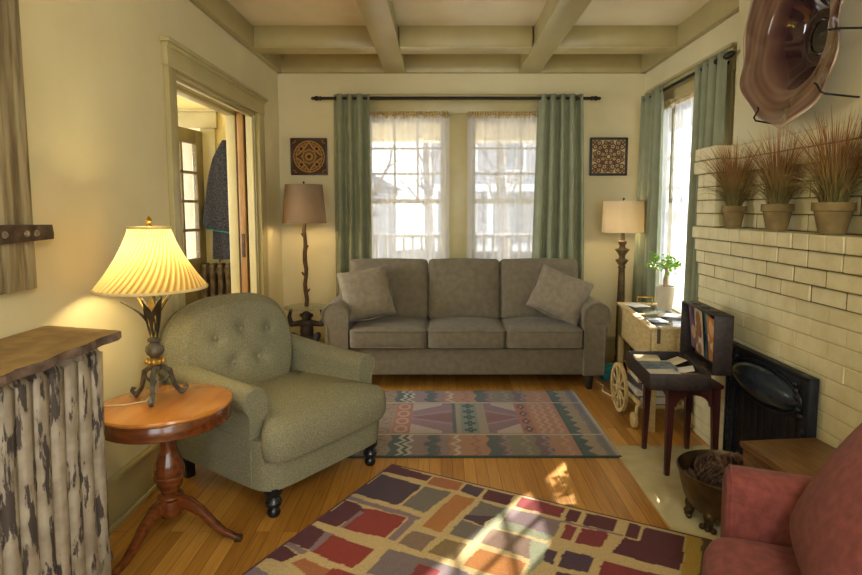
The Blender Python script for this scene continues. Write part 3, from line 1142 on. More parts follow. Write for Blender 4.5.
t = thing('neighbor_house', 'pale two storey house with a porch seen through the right back window', 'house', (2.8, 23.0, -0.5))
MB().box(-3.2, 3.2, 0, 5, 0, 5.6).done('wall', 'house', t)
MB().prism([(-3.6, 5.5), (3.6, 5.5), (0, 8.0)], 'y', -0.4, 5.4).done('roof', 'roof', t)
b = MB()
b.box(-3.2, 3.2, -2.0, 0.0, 2.5, 2.75)
b.box(-3.2, 3.2, -2.0, 0.0, 0.3, 0.5)
for x in (-3.0, -1.0, 1.0, 3.0):
    b.box(x - 0.1, x + 0.1, -1.95, -1.75, 0.5, 2.5)
b.done('porch', 'house_trim', t)
for x, z in ((-1.9, 1.0), (1.6, 1.0), (-1.9, 3.4), (0, 3.4), (1.9, 3.4)):
    w = MB().box(x - 0.55, x + 0.55, -0.06, 0.02, z - 0.08, z + 1.5).done('window', 'house_trim', t)
    MB().box(x - 0.45, x + 0.45, -0.08, -0.05, z, z + 1.4).done('pane', 'house_dark', w)
MB().box(-0.5, 0.5, -0.05, 0.02, 0.5, 2.5).done('door', 'house_dark', t)
t = thing('neighbor_garage', 'small pale garage across the yard seen through the left back window', 'garage', (-4.5, 22, -0.5))
MB().box(-2.5, 2.5, 0, 5, 0, 2.8).done('wall', 'house', t)
MB().prism([(-2.8, 2.7), (2.8, 2.7), (0, 4.2)], 'y', -0.3, 5.2).done('roof', 'roof', t)
MB().box(-1.2, 1.2, -0.05, 0.02, 0, 2.1).done('door', 'house_trim', t)


def bare_tree(x, y, h, seed, label):
    rnd = random.Random(seed)
    t = thing('bare_tree', label, 'tree', (x, y, -0.5), 0, 'bare trees across the yard')
    b = MB()
    pts = [(0.05 * math.sin(k), 0.04 * math.cos(k * 1.3), h * k / 8) for k in range(9)]
    b.tube(pts, [0.16 * (1 - k / 10.5) for k in range(9)], 8)
    b.done('trunk', 'tree', t)
    b = MB()
    for k in range(16):
        z = h * (0.3 + 0.65 * rnd.random())
        a = rnd.uniform(0, 2 * PI)
        L = rnd.uniform(0.8, 2.0)
        p = Vector((0, 0, z))
        dr = Vector((math.cos(a), math.sin(a), rnd.uniform(0.3, 0.9))).normalized()
        q = [p]
        for s in range(5):
            dr = (dr + Vector((rnd.uniform(-.3, .3), rnd.uniform(-.3, .3), rnd.uniform(-.1, .3)))).normalized()
            p = p + dr * L / 5
            q.append(p)
            if s in (2, 3):
                d2 = (dr + Vector((rnd.uniform(-1, 1), rnd.uniform(-1, 1), 0.3))).normalized()
                b.tube([p, p + d2 * L * 0.2, p + d2 * L * 0.42], [0.018, 0.012, 0.005], 5)
        b.tube(q, [0.05, 0.042, 0.034, 0.025, 0.017, 0.008], 6)
    b.done('branches', 'tree', t)


bare_tree(-1.7, 13.5, 6.5, 3, 'bare tree seen through the left edge of the left back window')
bare_tree(-0.35, 15.5, 6.0, 5, 'bare tree seen near the middle post of the back windows')
bare_tree(1.5, 14.2, 6.0, 11, 'bare tree in front of the pale house')

# ------------------------------------------------------------------ curtains
def curtain_part(name, m, parent, w0, w1, h, folds, amp0, amp1, seed, spread=None, thick=0.003, nu=90, nv=24, shear=0.0):
    """hanging cloth: local x across, y towards the wall, z from 0 (hem) to h (rod); w0 width at the rod, w1 at the hem"""
    rnd = random.Random(seed)
    ph = [rnd.uniform(0, 2 * PI) for _ in range(4)]
    b = MB()
    def f(u, v):
        t = v
        w = w1 + (w0 - w1) * (t ** 1.5)
        amp = amp1 + (amp0 - amp1) * t
        uu = u + 0.018 * math.sin(2 * PI * u * 2.3 + ph[1])
        x = (uu - 0.5) * w + shear * (1 - t)
        sn = math.sin(2 * PI * folds * uu + ph[0] + 0.5 * math.sin(3 * t + ph[2]))
        y = amp * (math.copysign(abs(sn) ** 0.7, sn) + 0.3 * math.sin(2 * PI * folds * 0.47 * uu + ph[3]))
        return (x, y, h * t)
    b.surf(f, nu, nv)
    o = b.done(name, m, parent, normals=False)
    if thick:
        s = o.modifiers.new('thickness', 'SOLIDIFY')
        s.thickness = thick
        s.offset = 0
    return o


def curtain(label, loc, rz, w0, w1, h, seed, tabs, folds, group, shear=0.0, amp=0.026):
    t = thing('curtain', label, 'curtain', loc, rz, group)
    o = curtain_part('panel', 'curtain', t, w0, w1, h + 0.070, folds, amp * 0.5, amp, seed, shear=shear)
    o.location = (0, -0.012, 0)
    return t


def sheer(label, loc, rz, w, h, seed, folds, group, header=True):
    t = thing('sheer_curtain', label, 'curtain', loc, rz, group)
    curtain_part('panel', 'sheer', t, w, w, h, folds, 0.008, 0.012, seed, thick=0, nu=110, nv=10)
    if header:
        rnd = random.Random(seed)
        ph = rnd.uniform(0, 6)
        b = MB()
        b.surf(lambda u, v: ((u - 0.5) * w, 0.012 * math.sin(2 * PI * 34 * u + ph) * (0.3 + abs(v - 0.5) * 1.6) - 0.004, h + (v - 0.5) * 0.055 + 0.005 * math.sin(2 * PI * 21 * u + ph)), 200, 6)
        b.done('ruffled_header', 'header', t, normals=False)
        MB().tube([(-w / 2 - 0.01, 0, h), (w / 2 + 0.01, 0, h)], 0.006, 8).done('rod', 'gold', t)
    return t


def rod(label, length, loc, rz, group=None):
    t = thing('curtain_rod', label, 'curtain rod', loc, rz)
    MB().tube([(-length / 2, 0, 0), (length / 2, 0, 0)], 0.0125, 12).done('pole', 'rod', t)
    for s in (-1, 1):
        b = MB()
        prof = [(0.0125, 0), (0.020, 0.005), (0.020, 0.014), (0.012, 0.02), (0.016, 0.035), (0.021, 0.055), (0.016, 0.078), (0.010, 0.088), (0.015, 0.10), (0.008, 0.118), (0.001, 0.125)]
        b.lathe([(q_[0], q_[1] * 0.7) for q_ in prof], 14, (0, 0, 0), T(s * (length / 2 - 0.005), 0, 0) @ RY(90 * s))
        b.done('finial', 'rod', t)
        b = MB()
        x = s * (length / 2 - 0.13)
        b.box(x - 0.012, x + 0.012, 0.014, 0.088, -0.012, 0.004, 0.003)
        b.box(x - 0.014, x + 0.014, 0.084, 0.092, -0.045, 0.03, 0.003)
        b.lathe([(0.019, -0.009), (0.019, 0.009)], 14, (0, 0, 0), T(x, 0, 0) @ RY(90))
        b.done('bracket', 'rod', t)
    return t


RZB = 2.285
rod('long dark curtain rod across both back windows', 2.30, (0.128, YB - 0.095, RZB), 0)
curtain('green curtain at the left of the back windows, above the sofa arm', (-0.755, YB - 0.095, 0.02), 0, 0.31, 0.33, RZB - 0.058, 3, 5, 3.6, 'green drapes', amp=0.046)
curtain('green curtain at the right of the back windows, beside the framed tile', (1.01, YB - 0.095, 0.02), 0, 0.37, 0.46, RZB - 0.058, 4, 6, 4.6, 'green drapes', amp=0.048)
sheer('sheer white curtain over the left back window', (-0.31, YB - 0.032, 0.62), 0, 0.76, 1.535, 5, 9, 'white sheers')
sheer('sheer white curtain over the right back window', (0.61, YB - 0.032, 0.62), 0, 0.76, 1.535, 8, 9, 'white sheers')
rod('short dark curtain rod over the side window beyond the mantel', 1.30, (XR - 0.095, 4.09, 2.235), R(-90))
curtain('green curtain at the far side of the side window, in the room corner', (XR - 0.095, 4.58, 0.02), R(-90), 0.44, 0.52, 2.235 - 0.058, 6, 4, 4, 'green drapes', amp=0.038, shear=-0.02)
curtain('green curtain beside the brick mantel, nearest side of the side window', (XR - 0.095, 3.625, 0.02), R(-90), 0.39, 0.37, 2.235 - 0.058, 9, 4, 4, 'green drapes', amp=0.038)
sheer('sheer white curtain on the near half of the side window', (XR - 0.032, 4.0, 0.62), R(-90), 0.64, 1.52, 12, 7, 'white sheers')
sheer('sheer white curtain on the far half of the side window', (XR - 0.032, 4.56, 0.62), R(-90), 0.32, 1.52, 14, 4, 'white sheers')

# ------------------------------------------------------------------ sofa
def piping_ring(w, d, r, z, rad, y0=0.0):
    pts = []
    for cx, cy, a0 in ((w / 2 - r, d / 2 - r, 0), (-w / 2 + r, d / 2 - r, 90), (-w / 2 + r, -d / 2 + r, 180), (w / 2 - r, -d / 2 + r, 270)):
        for q in range(5):
            a = R(a0 + q * 22.5)
            pts.append((cx + r * math.cos(a), cy + r * math.sin(a) + y0, z))
    return pts


t = thing('sofa', 'taupe three seat rolled arm sofa under the two back windows', 'sofa', (0.185, 4.17, 0))
b = MB()
b.box(-0.90, 0.90, 0.03, 0.74, 0.115, 0.315, 0.012)
b.done('base', 'sofa', t)
b = MB()
b.prism([(0.57, 0.10), (0.57, 0.35), (0.64, 0.80), (0.69, 0.82), (0.76, 0.80), (0.74, 0.10)], 'x', -0.93, 0.93, 0.02, 3)
b.done('back', 'sofa', t)
for s in (-1, 1):
    b = MB()
    poly = []
    cx, cz, rr = 0.965, 0.563, 0.104
    poly += [(0.872, 0.115), (0.872, 0.50)]
    for q in range(1, 17):
        a = R(180 - q * 14)
        poly.append((cx + rr * math.cos(a), cz + rr * math.sin(a)))
    poly += [(1.030, 0.48), (1.030, 0.115)]
    poly = [(s * x, z) for x, z in poly]
    b.prism(poly, 'y', 0.0, 0.72, 0.012, 3)
    arm = b.done('arm', 'sofa', t)
    b = MB()
    face = [(s * (cx + (rr - 0.008) * math.cos(R(a))), -0.002, cz + (rr - 0.008) * math.sin(R(a))) for a in range(-40, 181, 10)]
    b.tube([(s * 1.022, -0.002, 0.13), (s * 1.022, -0.002, 0.48)] + face + [(s * 0.878, -0.002, 0.13)], 0.004, 6)
    b.done('piping', 'sofa', arm)
for k in (-1, 0, 1):
    x = k * 0.577
    b = MB()
    b.cushion((x, 0.30, 0.395), (0.572, 0.64, 0.152), 0.032, (0.0, 0.012, 0.028))
    c = b.done('seat_cushion', 'sofa', t, sharp=80)
    for z in (0.455, 0.337):
        MB().tube([(px + x, py + 0.30, pz) for px, py, pz in piping_ring(0.568, 0.652, 0.05, z, 0)], 0.0045, 6, True).done('piping', 'sofa', c)
    b = MB()
    bw = 0.566 if k == 0 else 0.622
    mtx = T(x + k * 0.026, 0.47, 0.70) @ RX(-9)
    b.cushion((0, 0, 0), (bw, 0.19, 0.48), 0.036, (0.004, 0.045, 0.012), mtx=mtx)
    c = b.done('back_cushion', 'sofa', t, sharp=80)
    b = MB()
    for sy in (-1, 1):
        pts = [(px, sy * 0.066, pz) for px, pz, _ in piping_ring(bw - 0.004, 0.476, 0.03, 0, 0)]
        b.tube(pts, 0.0045, 6, True, mtx=mtx)
    b.done('piping', 'sofa', c)
for sx in (-0.93, 0.93):
    for y in (0.06, 0.66):
        MB().lathe([(0.020, 0), (0.024, 0.01), (0.034, 0.09), (0.036, 0.12)], 16, (sx, y, 0)).done('leg', 'dark_leg', t)


def throw_pillow(label, loc, rot, size, m):
    t = thing('throw_pillow', label, 'pillow', loc, 0, 'sofa throw pillows')
    t.rotation_euler = rot
    MB().cushion((0, 0, 0), (size[0], 0.17, size[1]), 0.018, (0, 0.0, 0), n=22, pinch=0.86).done('pillow_body', m, t, sharp=80)
    pts = []
    hx, hz = size[0] / 2, size[1] / 2
    for q in range(64):
        a = 2 * PI * q / 64
        c, s = math.cos(a), math.sin(a)
        k = 1 / max(abs(c), abs(s)) * (1 - 0.03 * math.cos(4 * a + PI))
        k = min(k, 1.33)
        pts.append((c * k * hx * 0.965, 0, s * k * hz * 0.965))
    MB().tube(pts, 0.005, 6, True).done('piping', m, t)
    return t


throw_pillow('taupe throw pillow leaning at the left arm of the sofa', (-0.575, 4.385, 0.700), (R(-22), R(-9), R(14)), (0.39, 0.40), 'sofa_pillow')
throw_pillow('taupe throw pillow tilted against the right arm of the sofa', (0.915, 4.385, 0.690), (R(-22), R(21), R(-16)), (0.42, 0.36), 'sofa_pillow')

# ------------------------------------------------------------------ olive armchair
CHA = math.atan2(0.817, 0.577)
t = thing('armchair', 'olive checked button back armchair with black turned legs beside the lamp table', 'armchair', (-0.556, 2.677, 0), CHA)


def turned_leg(h):
    return [(0.016, 0), (0.024, 0.006), (0.030, 0.02), (0.026, 0.036), (0.019, 0.045), (0.033, 0.055), (0.037, 0.070), (0.030, 0.085), (0.022, 0.093), (0.035, 0.104), (0.040, 0.118), (0.040, h)]


b = MB()
# skirted body: curved plan, tapering a little to the floor
def body(u, v):
    a = 2 * PI * u
    w, d = 0.392, 0.40
    c, s = math.cos(a), math.sin(a)
    k = (abs(c) ** 9 + abs(s) ** 9) ** (-1 / 9)
    z = 0.135 + (0.36 - 0.135) * v
    sc = 0.965 + 0.035 * v
    return (c * k * w * sc, 0.335 + s * k * d * sc, z)
g = b.surf(body, 72, 4, cu=True)
b.bm.faces.new([r[0] for r in g])
b.bm.faces.new([r[-1] for r in g])
b.done('base', 'armchair', t)
b = MB()
# seat cushion, wrapping in front of the arms
def seat(u, v):
    a = 2 * PI * u
    c, s = math.cos(a), math.sin(a)
    k = (abs(c) ** 8 + abs(s) ** 8) ** (-1 / 8)
    rr = [0.0, 0.40, 0.78, 0.93, 0.985, 1.0, 0.995, 0.97][int(round(v * 7))]
    zz = [0.445, 0.442, 0.430, 0.414, 0.388, 0.34, 0.290, 0.262][int(round(v * 7))]
    x = c * k * 0.395 * rr
    y = 0.27 + s * k * 0.375 * rr
    if y > 0.0 and abs(x) > 0.30:
        x = math.copysign(0.30 + (abs(x) - 0.30) * max(0.0, 1 - y / 0.04), x)
    zz += 0.02 * (1 - min(1, abs(y - 0.1) / 0.4))
    return (x, y, zz)
b.surf(seat, 72, 7, cu=True)
c = b.done('seat', 'armchair', t, sharp=80)
for s in (-1, 1):
    b = MB()
    cx, cz, rr = 0.352, 0.520, 0.062
    def armf(u, v):
        # v along depth, u around the profile
        y = 0.055 + 0.68 * v
        k = 1.0 + 0.10 * v
        lift = 0.045 * v * v
        prof = [(0.292, 0.24), (0.290, 0.38)]
        for q in range(0, 15):
            a = R(180 - q * 16.5)
            prof.append((cx + rr * math.cos(a), cz + rr * math.sin(a)))
        prof += [(0.386, 0.45), (0.388, 0.24)]
        p = prof[int(round(u * (len(prof) - 1)))]
        return (s * p[0], y, p[1] + lift * (1 if p[1] > 0.3 else 0))
    g = b.surf(armf, 18, 16)
    b.bm.faces.new([r[0] for r in g])
    b.bm.faces.new([r[-1] for r in g][::-1])
    bmesh.ops.bevel(b.bm, geom=[e for e in b.bm.edges if e.is_manifold and e.calc_face_angle(0) > 1.2 and abs(e.verts[0].co.y - 0.055) < 0.001 and abs(e.verts[1].co.y - 0.055) < 0.001], offset=0.012, segments=3, affect='EDGES')
    arm = b.done('arm', 'armchair', t)
    pts = [(0.294, 0.28), (0.294, 0.50)] + [(cx + (rr - 0.005) * math.cos(R(180 - q * 16.5)), cz + (rr - 0.005) * math.sin(R(180 - q * 16.5))) for q in range(14)] + [(0.383, 0.45), (0.385, 0.16)]
    MB().tube([(s * x, 0.052, z) for x, z in pts], 0.0045, 6).done('piping', 'armchair', arm)
# back: rounded camel shape, leaning, thick and padded
def back_out(a):
    c, s = math.cos(a), math.sin(a)
    n = 2.7
    k = (abs(c) ** n + abs(s) ** n) ** (-1 / n)
    x = c * k * 0.378 - 0.012
    z = s * k * (0.30 if s > 0 else 0.34)
    if s < 0:
        x *= 1 - 0.10 * (-s)
    return x, z
BK = T(-0.028, 0.655, 0.595) @ RX(-12)
tuft = [(-0.16, 0.085), (0.0, 0.115), (0.16, 0.085), (-0.08, -0.055), (0.08, -0.055)]
b = MB()
def backf(u, v):
    a = 2 * PI * u
    x, z = back_out(a)
    q = v * 30
    # front face 0..6 (centre to rim), rim, then rear face
    if q <= 25.01:
        r = 1.0 if q > 24.9 else math.sin(PI / 2 * min(1.0, q / 25)) ** 0.85 if q > 0 else 0.0
        y = -0.085 - 0.035 * (1 - r ** 2.2)
        if r > 0.85:
            y = -0.085 + 0.07 * ((r - 0.85) / 0.15) ** 1.6
    else:
        r = [1.0, 0.98, 0.92, 0.6, 0.0][int(round(q - 26))]
        y = [0.02, 0.055, 0.075, 0.085, 0.088][int(round(q - 26))]
    X, Z = x * r, z * r
    if q <= 22:
        for (tx, tz) in tuft:
            dd = ((X - tx) ** 2 + (Z - tz) ** 2) / (0.038 ** 2)
            y += 0.030 * math.exp(-dd)
    return (X, y, Z)
b.surf(backf, 96, 30, cu=True, mtx=BK)
bk = b.done('back', 'armchair', t, sharp=80)
for (tx, tz) in tuft:
    MB().ball((0, 0, 0), (0.015, 0.009, 0.015), 10, BK @ T(tx, -0.092, tz)).done('button', 'armchair', bk)
b = MB()
b.tube([BK @ Vector((back_out(2 * PI * q / 60)[0] * 1.0, -0.016, back_out(2 * PI * q / 60)[1] * 1.0)) for q in range(60)], 0.005, 6, True)
b.done('piping', 'armchair', bk)
for sx in (-0.313, 0.313):
    MB().lathe(turned_leg(0.14), 18, (sx, 0.0, 0)).done('leg', 'black_leg', t)
    MB().prism([(sx - 0.022, 0.64), (sx + 0.022, 0.64), (sx + 0.022, 0.685), (sx - 0.022, 0.685)], 'z', 0, 0.16, 0.004).done('leg', 'black_leg', t)

# ------------------------------------------------------------------ rose armchair
RCA = math.atan2(-0.93, -0.37)
t = thing('armchair', 'rose red upholstered armchair at the lower right in front of the hearth', 'armchair', (0.682, 1.320, 0), RCA)
b = MB()
b.cushion((0, 0.45, 0.20), (0.80, 0.80, 0.26), 0.03)
b.done('base', 'red', t, sharp=70)
MB().cushion((0, 0.33, 0.355), (0.555, 0.70, 0.17), 0.06, (0.0, 0.02, 0.03)).done('seat_cushion', 'red', t, sharp=80)
for s in (-1, 1):
    b = MB()
    poly = [(0.283, 0.09), (0.283, 0.52), (0.29, 0.565), (0.312, 0.588), (0.345, 0.594), (0.385, 0.588), (0.408, 0.565), (0.415, 0.52), (0.41, 0.09)]
    b.prism([(s * x, z) for x, z in poly], 'y', 0.03, 0.84, 0.025, 4)
    n0 = 0
    arm = b.done('arm', 'red', t)
    MB().tube([(s * x, 0.045, z) for x, z in [(0.287, 0.12), (0.287, 0.52), (0.294, 0.563), (0.315, 0.586), (0.345, 0.592), (0.383, 0.586), (0.405, 0.563), (0.411, 0.52), (0.407, 0.12)]], 0.005, 6).done('piping', 'red', arm)
    for y in (0.09, 0.78):
        MB().lathe([(0.02, 0), (0.032, 0.08)], 12, (s * 0.34, y, 0)).done('leg', 'dark_leg', t)
b = MB()
b.prism([(0.70, 0.10), (0.66, 0.45), (0.74, 0.80), (0.80, 0.83), (0.88, 0.80), (0.86, 0.10)], 'x', -0.40, 0.40, 0.035, 4)
b.done('back', 'red', t)
MB().cushion((0, 0, 0), (0.57, 0.26, 0.52), 0.10, (0.01, 0.06, 0.02), mtx=T(0, 0.385, 0.635) @ RX(-29)).done('back_cushion', 'red', t, sharp=80)

# ------------------------------------------------------------------ lamp table and lamp
TBX, TBY, TBZ = -1.098, 2.236, 0.585
t = thing('pedestal_table', 'round cherry pedestal table beside the olive armchair', 'table', (TBX, TBY, 0))
MB().lathe([(0.0, TBZ), (0.238, TBZ), (0.248, TBZ - 0.003), (0.251, TBZ - 0.010), (0.247, TBZ - 0.018), (0.240, TBZ - 0.020)], 72).done('tabletop', 'table_top', t)
MB().lathe([(0.240, TBZ - 0.020), (0.243, TBZ - 0.024), (0.243, TBZ - 0.075), (0.238, TBZ - 0.079), (0.22, TBZ - 0.079), (0.0, TBZ - 0.060)], 72, cap=False).done('apron', 'table_wood', t)
MB().lathe([(0.035, TBZ - 0.075), (0.040, TBZ - 0.085), (0.034, TBZ - 0.10), (0.030, 0.44), (0.031, 0.40), (0.040, 0.365), (0.052, 0.335), (0.058, 0.305), (0.056, 0.285), (0.060, 0.28), (0.060, 0.272), (0.052, 0.266), (0.048, 0.240), (0.036, 0.218), (0.034, 0.208), (0.048, 0.200), (0.050, 0.192), (0.040, 0.180), (0.045, 0.13), (0.035, 0.11), (0.0, 0.11)], 28, cap=False).done('pedestal', 'table_wood', t)
for a in (0, 124, 247):
    b = MB()
    path = [(0.028, 0.165), (0.075, 0.160), (0.125, 0.125), (0.17, 0.075), (0.215, 0.036), (0.255, 0.018), (0.275, 0.014)]
    ww = [0.020, 0.020, 0.018, 0.016, 0.015, 0.014, 0.013]
    hh2 = [0.045, 0.034, 0.028, 0.024, 0.018, 0.014, 0.012]
    m = RZ(a)
    def legf(u, v):
        i = v * (len(path) - 1)
        k = min(int(i), len(path) - 2)
        f = i - k
        px = path[k][0] * (1 - f) + path[k + 1][0] * f
        pz = path[k][1] * (1 - f) + path[k + 1][1] * f
        w = ww[k] * (1 - f) + ww[k + 1] * f
        h = hh2[k] * (1 - f) + hh2[k + 1] * f
        an = 2 * PI * u
        c, s = math.cos(an), math.sin(an)
        q = (abs(c) ** 4 + abs(s) ** 4) ** -0.25
        tx, tz = path[k + 1][0] - path[k][0], path[k + 1][1] - path[k][1]
        L = math.hypot(tx, tz)
        return (px - tz / L * s * q * h * 0.55, c * q * w, pz + tx / L * s * q * h * 0.75 + 0.0)
    g = b.surf(legf, 16, 18, cu=True, mtx=m)
    b.bm.faces.new([r[-1] for r in g])
    lg = b.done('leg', 'table_wood', t)
    b = MB()
    b.box(0.255, 0.285, -0.015, 0.015, 0.0, 0.024, 0.005, mtx=m)
    b.done('toe_cap', 'brass_old', lg)

LX, LY = -1.152, 2.272
t = thing('table_lamp', 'wrought iron table lamp with lit pleated cream shade on the round table', 'lamp', (LX, LY, TBZ))
b = MB()
b.lathe([(0.0, 0.118), (0.020, 0.118), (0.024, 0.128), (0.024, 0.136), (0.016, 0.142), (0.016, 0.170), (0.020, 0.175), (0.032, 0.187), (0.036, 0.200), (0.033, 0.214), (0.020, 0.226), (0.016, 0.232), (0.026, 0.238), (0.026, 0.246), (0.014, 0.252), (0.011, 0.30), (0.010, 0.55), (0.0, 0.55)], 20, cap=False)
b.done('stem', 'iron', t)
for k in range(3):
    m = RZ(-75 + k * 120)
    pts = [(0.010, 0, 0.125), (0.032, 0, 0.124), (0.054, 0, 0.108), (0.062, 0, 0.075), (0.072, 0, 0.040), (0.090, 0, 0.016), (0.110, 0, 0.012), (0.122, 0, 0.022), (0.117, 0, 0.034), (0.107, 0, 0.032)]
    b = MB().tube(pts, [0.010, 0.011, 0.011, 0.010, 0.0095, 0.010, 0.009, 0.008, 0.007, 0.006], 8, mtx=m)
    b.tube([(0.012, 0, 0.075), (0.030, 0, 0.070), (0.048, 0, 0.082), (0.058, 0, 0.098)], [0.006, 0.006, 0.006, 0.005], 8, mtx=m)
    b.ball((0.100, 0, 0.008), (0.016, 0.012, 0.008), 8, mtx=m)
    b.done('foot', 'iron', t)
b = MB()
b.lathe([(0.0, 0.142), (0.022, 0.142), (0.032, 0.148), (0.034, 0.156), (0.030, 0.164), (0.020, 0.170), (0.0, 0.170)], 12)
for k in range(10):
    a = 2 * PI * k / 10
    b.ball((0.032 * math.cos(a), 0.032 * math.sin(a), 0.156), (0.008, 0.008, 0.012), 8)
b.done('gilt_collar', 'gold', t)


def lamp_leaf(ang, out, h, w, m, z0=0.255):
    b = MB()
    mt = RZ(ang)
    def f(u, v):
        s = v
        ww = w * (math.sin(PI * min(1.0, s * 0.86 + 0.12)) ** 0.8) * (1 - s ** 5)
        x = 0.014 + out * s ** 2.4
        return (x - 0.35 * ww * (2 * u - 1) ** 2 * 0.6 + 0.0, (2 * u - 1) * ww, z0 + h * s)
    b.surf(f, 6, 14, mtx=mt)
    o = b.done('leaf', m, t, normals=False, sharp=80)
    s = o.modifiers.new('thickness', 'SOLIDIFY')
    s.thickness = 0.0025
    return o


for k, (a, o_, h, w) in enumerate([(-100, 0.055, 0.16, 0.021), (-40, 0.075, 0.175, 0.022), (20, 0.080, 0.19, 0.021), (80, 0.06, 0.19, 0.020), (150, 0.085, 0.17, 0.022), (200, 0.10, 0.145, 0.020)]):
    lamp_leaf(a, o_, h, w, 'leaf_dark')
for a, o_, h in ((-75, 0.026, 0.19), (-165, 0.060, 0.185), (-12, 0.075, 0.185)):
    lamp_leaf(a, o_, h, 0.018, 'leaf_gold')['label'] = 'pale gold leaf'
b = MB()
NP = 46
SH0, SH1 = 0.452, 0.692


def shade_r(v):
    return 0.074 + (0.204 - 0.074) * (0.42 * (1 - v) + 0.58 * (1 - v) ** 1.75)


b.surf(lambda u, v: ((shade_r(v) + 0.0055 * math.cos(2 * PI * NP * u) * (0.4 + 0.6 * (1 - v))) * math.cos(2 * PI * u + 0.75 * v), (shade_r(v) + 0.0055 * math.cos(2 * PI * NP * u) * (0.4 + 0.6 * (1 - v))) * math.sin(2 * PI * u + 0.75 * v), SH0 + (SH1 - SH0) * v), NP * 8, 14, cu=True)
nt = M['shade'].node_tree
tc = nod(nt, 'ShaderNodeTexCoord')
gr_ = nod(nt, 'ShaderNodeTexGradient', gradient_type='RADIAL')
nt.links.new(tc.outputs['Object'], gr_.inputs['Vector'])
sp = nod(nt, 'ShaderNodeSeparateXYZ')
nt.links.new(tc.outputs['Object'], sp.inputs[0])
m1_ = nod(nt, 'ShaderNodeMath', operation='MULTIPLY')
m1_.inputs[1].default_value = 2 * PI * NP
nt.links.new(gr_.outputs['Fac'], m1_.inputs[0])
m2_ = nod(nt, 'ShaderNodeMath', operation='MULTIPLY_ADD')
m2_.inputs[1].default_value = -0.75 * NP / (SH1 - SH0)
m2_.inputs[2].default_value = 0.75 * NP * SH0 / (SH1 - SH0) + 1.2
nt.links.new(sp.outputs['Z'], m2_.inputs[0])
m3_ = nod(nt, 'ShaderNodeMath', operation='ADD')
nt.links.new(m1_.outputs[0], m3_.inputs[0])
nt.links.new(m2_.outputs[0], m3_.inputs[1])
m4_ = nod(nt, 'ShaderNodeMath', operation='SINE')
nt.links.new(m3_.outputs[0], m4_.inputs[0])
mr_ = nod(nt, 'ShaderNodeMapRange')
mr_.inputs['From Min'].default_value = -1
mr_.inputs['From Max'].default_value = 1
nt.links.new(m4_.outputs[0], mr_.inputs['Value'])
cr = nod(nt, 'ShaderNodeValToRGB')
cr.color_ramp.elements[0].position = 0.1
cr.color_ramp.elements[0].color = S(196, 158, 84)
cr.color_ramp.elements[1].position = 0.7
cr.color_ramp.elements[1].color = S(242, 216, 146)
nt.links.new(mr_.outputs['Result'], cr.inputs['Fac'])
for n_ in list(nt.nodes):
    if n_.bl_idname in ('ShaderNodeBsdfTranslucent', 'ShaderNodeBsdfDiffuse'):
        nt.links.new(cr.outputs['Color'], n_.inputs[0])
sh = b.done('lamp_shade', 'shade', t, sharp=80)
for v in (0.0, 1.0):
    MB().tube([(shade_r(v) * math.cos(2 * PI * q / 60), shade_r(v) * math.sin(2 * PI * q / 60), SH0 + (SH1 - SH0) * v) for q in range(60)], 0.006, 8, True).done('braid', 'shade_trim', sh)
b = MB()
for k in range(3):
    a = 2 * PI * k / 3
    b.tube([(0, 0, SH1 - 0.004), (0.078 * math.cos(a), 0.078 * math.sin(a), SH1 - 0.004)], 0.002, 6)
b.tube([(0, 0, 0.55), (0, 0, SH1)], 0.004, 6)
b.done('harp', 'gold', t)
MB().lathe([(0.004, SH1), (0.012, SH1 + 0.006), (0.006, SH1 + 0.014), (0.013, SH1 + 0.026), (0.009, SH1 + 0.036), (0.001, SH1 + 0.046)], 12).done('finial', 'gold', t)
MB().ball((0, 0, 0.585), (0.028, 0.028, 0.036), 14).done('bulb', emit_mat('lit_bulb', (1.0, 0.80, 0.45, 1), 4.0), t)
pts = [(0.0, -0.012, 0.030), (-0.02, -0.05, 0.006), (-0.08, -0.09, 0.004), (-0.14, -0.10, 0.004), (-0.176, -0.115, 0.004)]
MB().tube([(0, -0.008, 0.118), (0, -0.012, 0.07)] + pts, 0.0028, 6).done('cord', 'cord', t)
lamp_pt = point('table_lamp_light', (LX, LY, TBZ + 0.585), 12.0, (1.0, 0.79, 0.40), 0.045)

# ------------------------------------------------------------------ twig floor lamp held up by a monkey figure
MX, MY = -1.118, 4.72
t = thing('floor_lamp', 'branch floor lamp with brown drum shade over a dark monkey figure', 'floor lamp', (MX, MY, 0))
MB().lathe([(0.0, 0.0), (0.14, 0.0), (0.145, 0.012), (0.13, 0.03), (0.09, 0.05), (0.085, 0.17), (0.10, 0.19), (0.10, 0.205), (0.0, 0.205)], 32).done('base', 'monkey', t)


def limb(b, pts, rs):
    # densely overlapping spheres, merged later by the voxel remesh
    pts = [Vector(p) for p in pts]
    for i in range(len(pts) - 1):
        n = max(2, int((pts[i + 1] - pts[i]).length / (min(rs[i], rs[i + 1]) * 0.45)))
        for k in range(n + 1):
            f = k / n
            p = pts[i].lerp(pts[i + 1], f)
            r = rs[i] * (1 - f) + rs[i + 1] * f
            b.ball(p, r, 10)


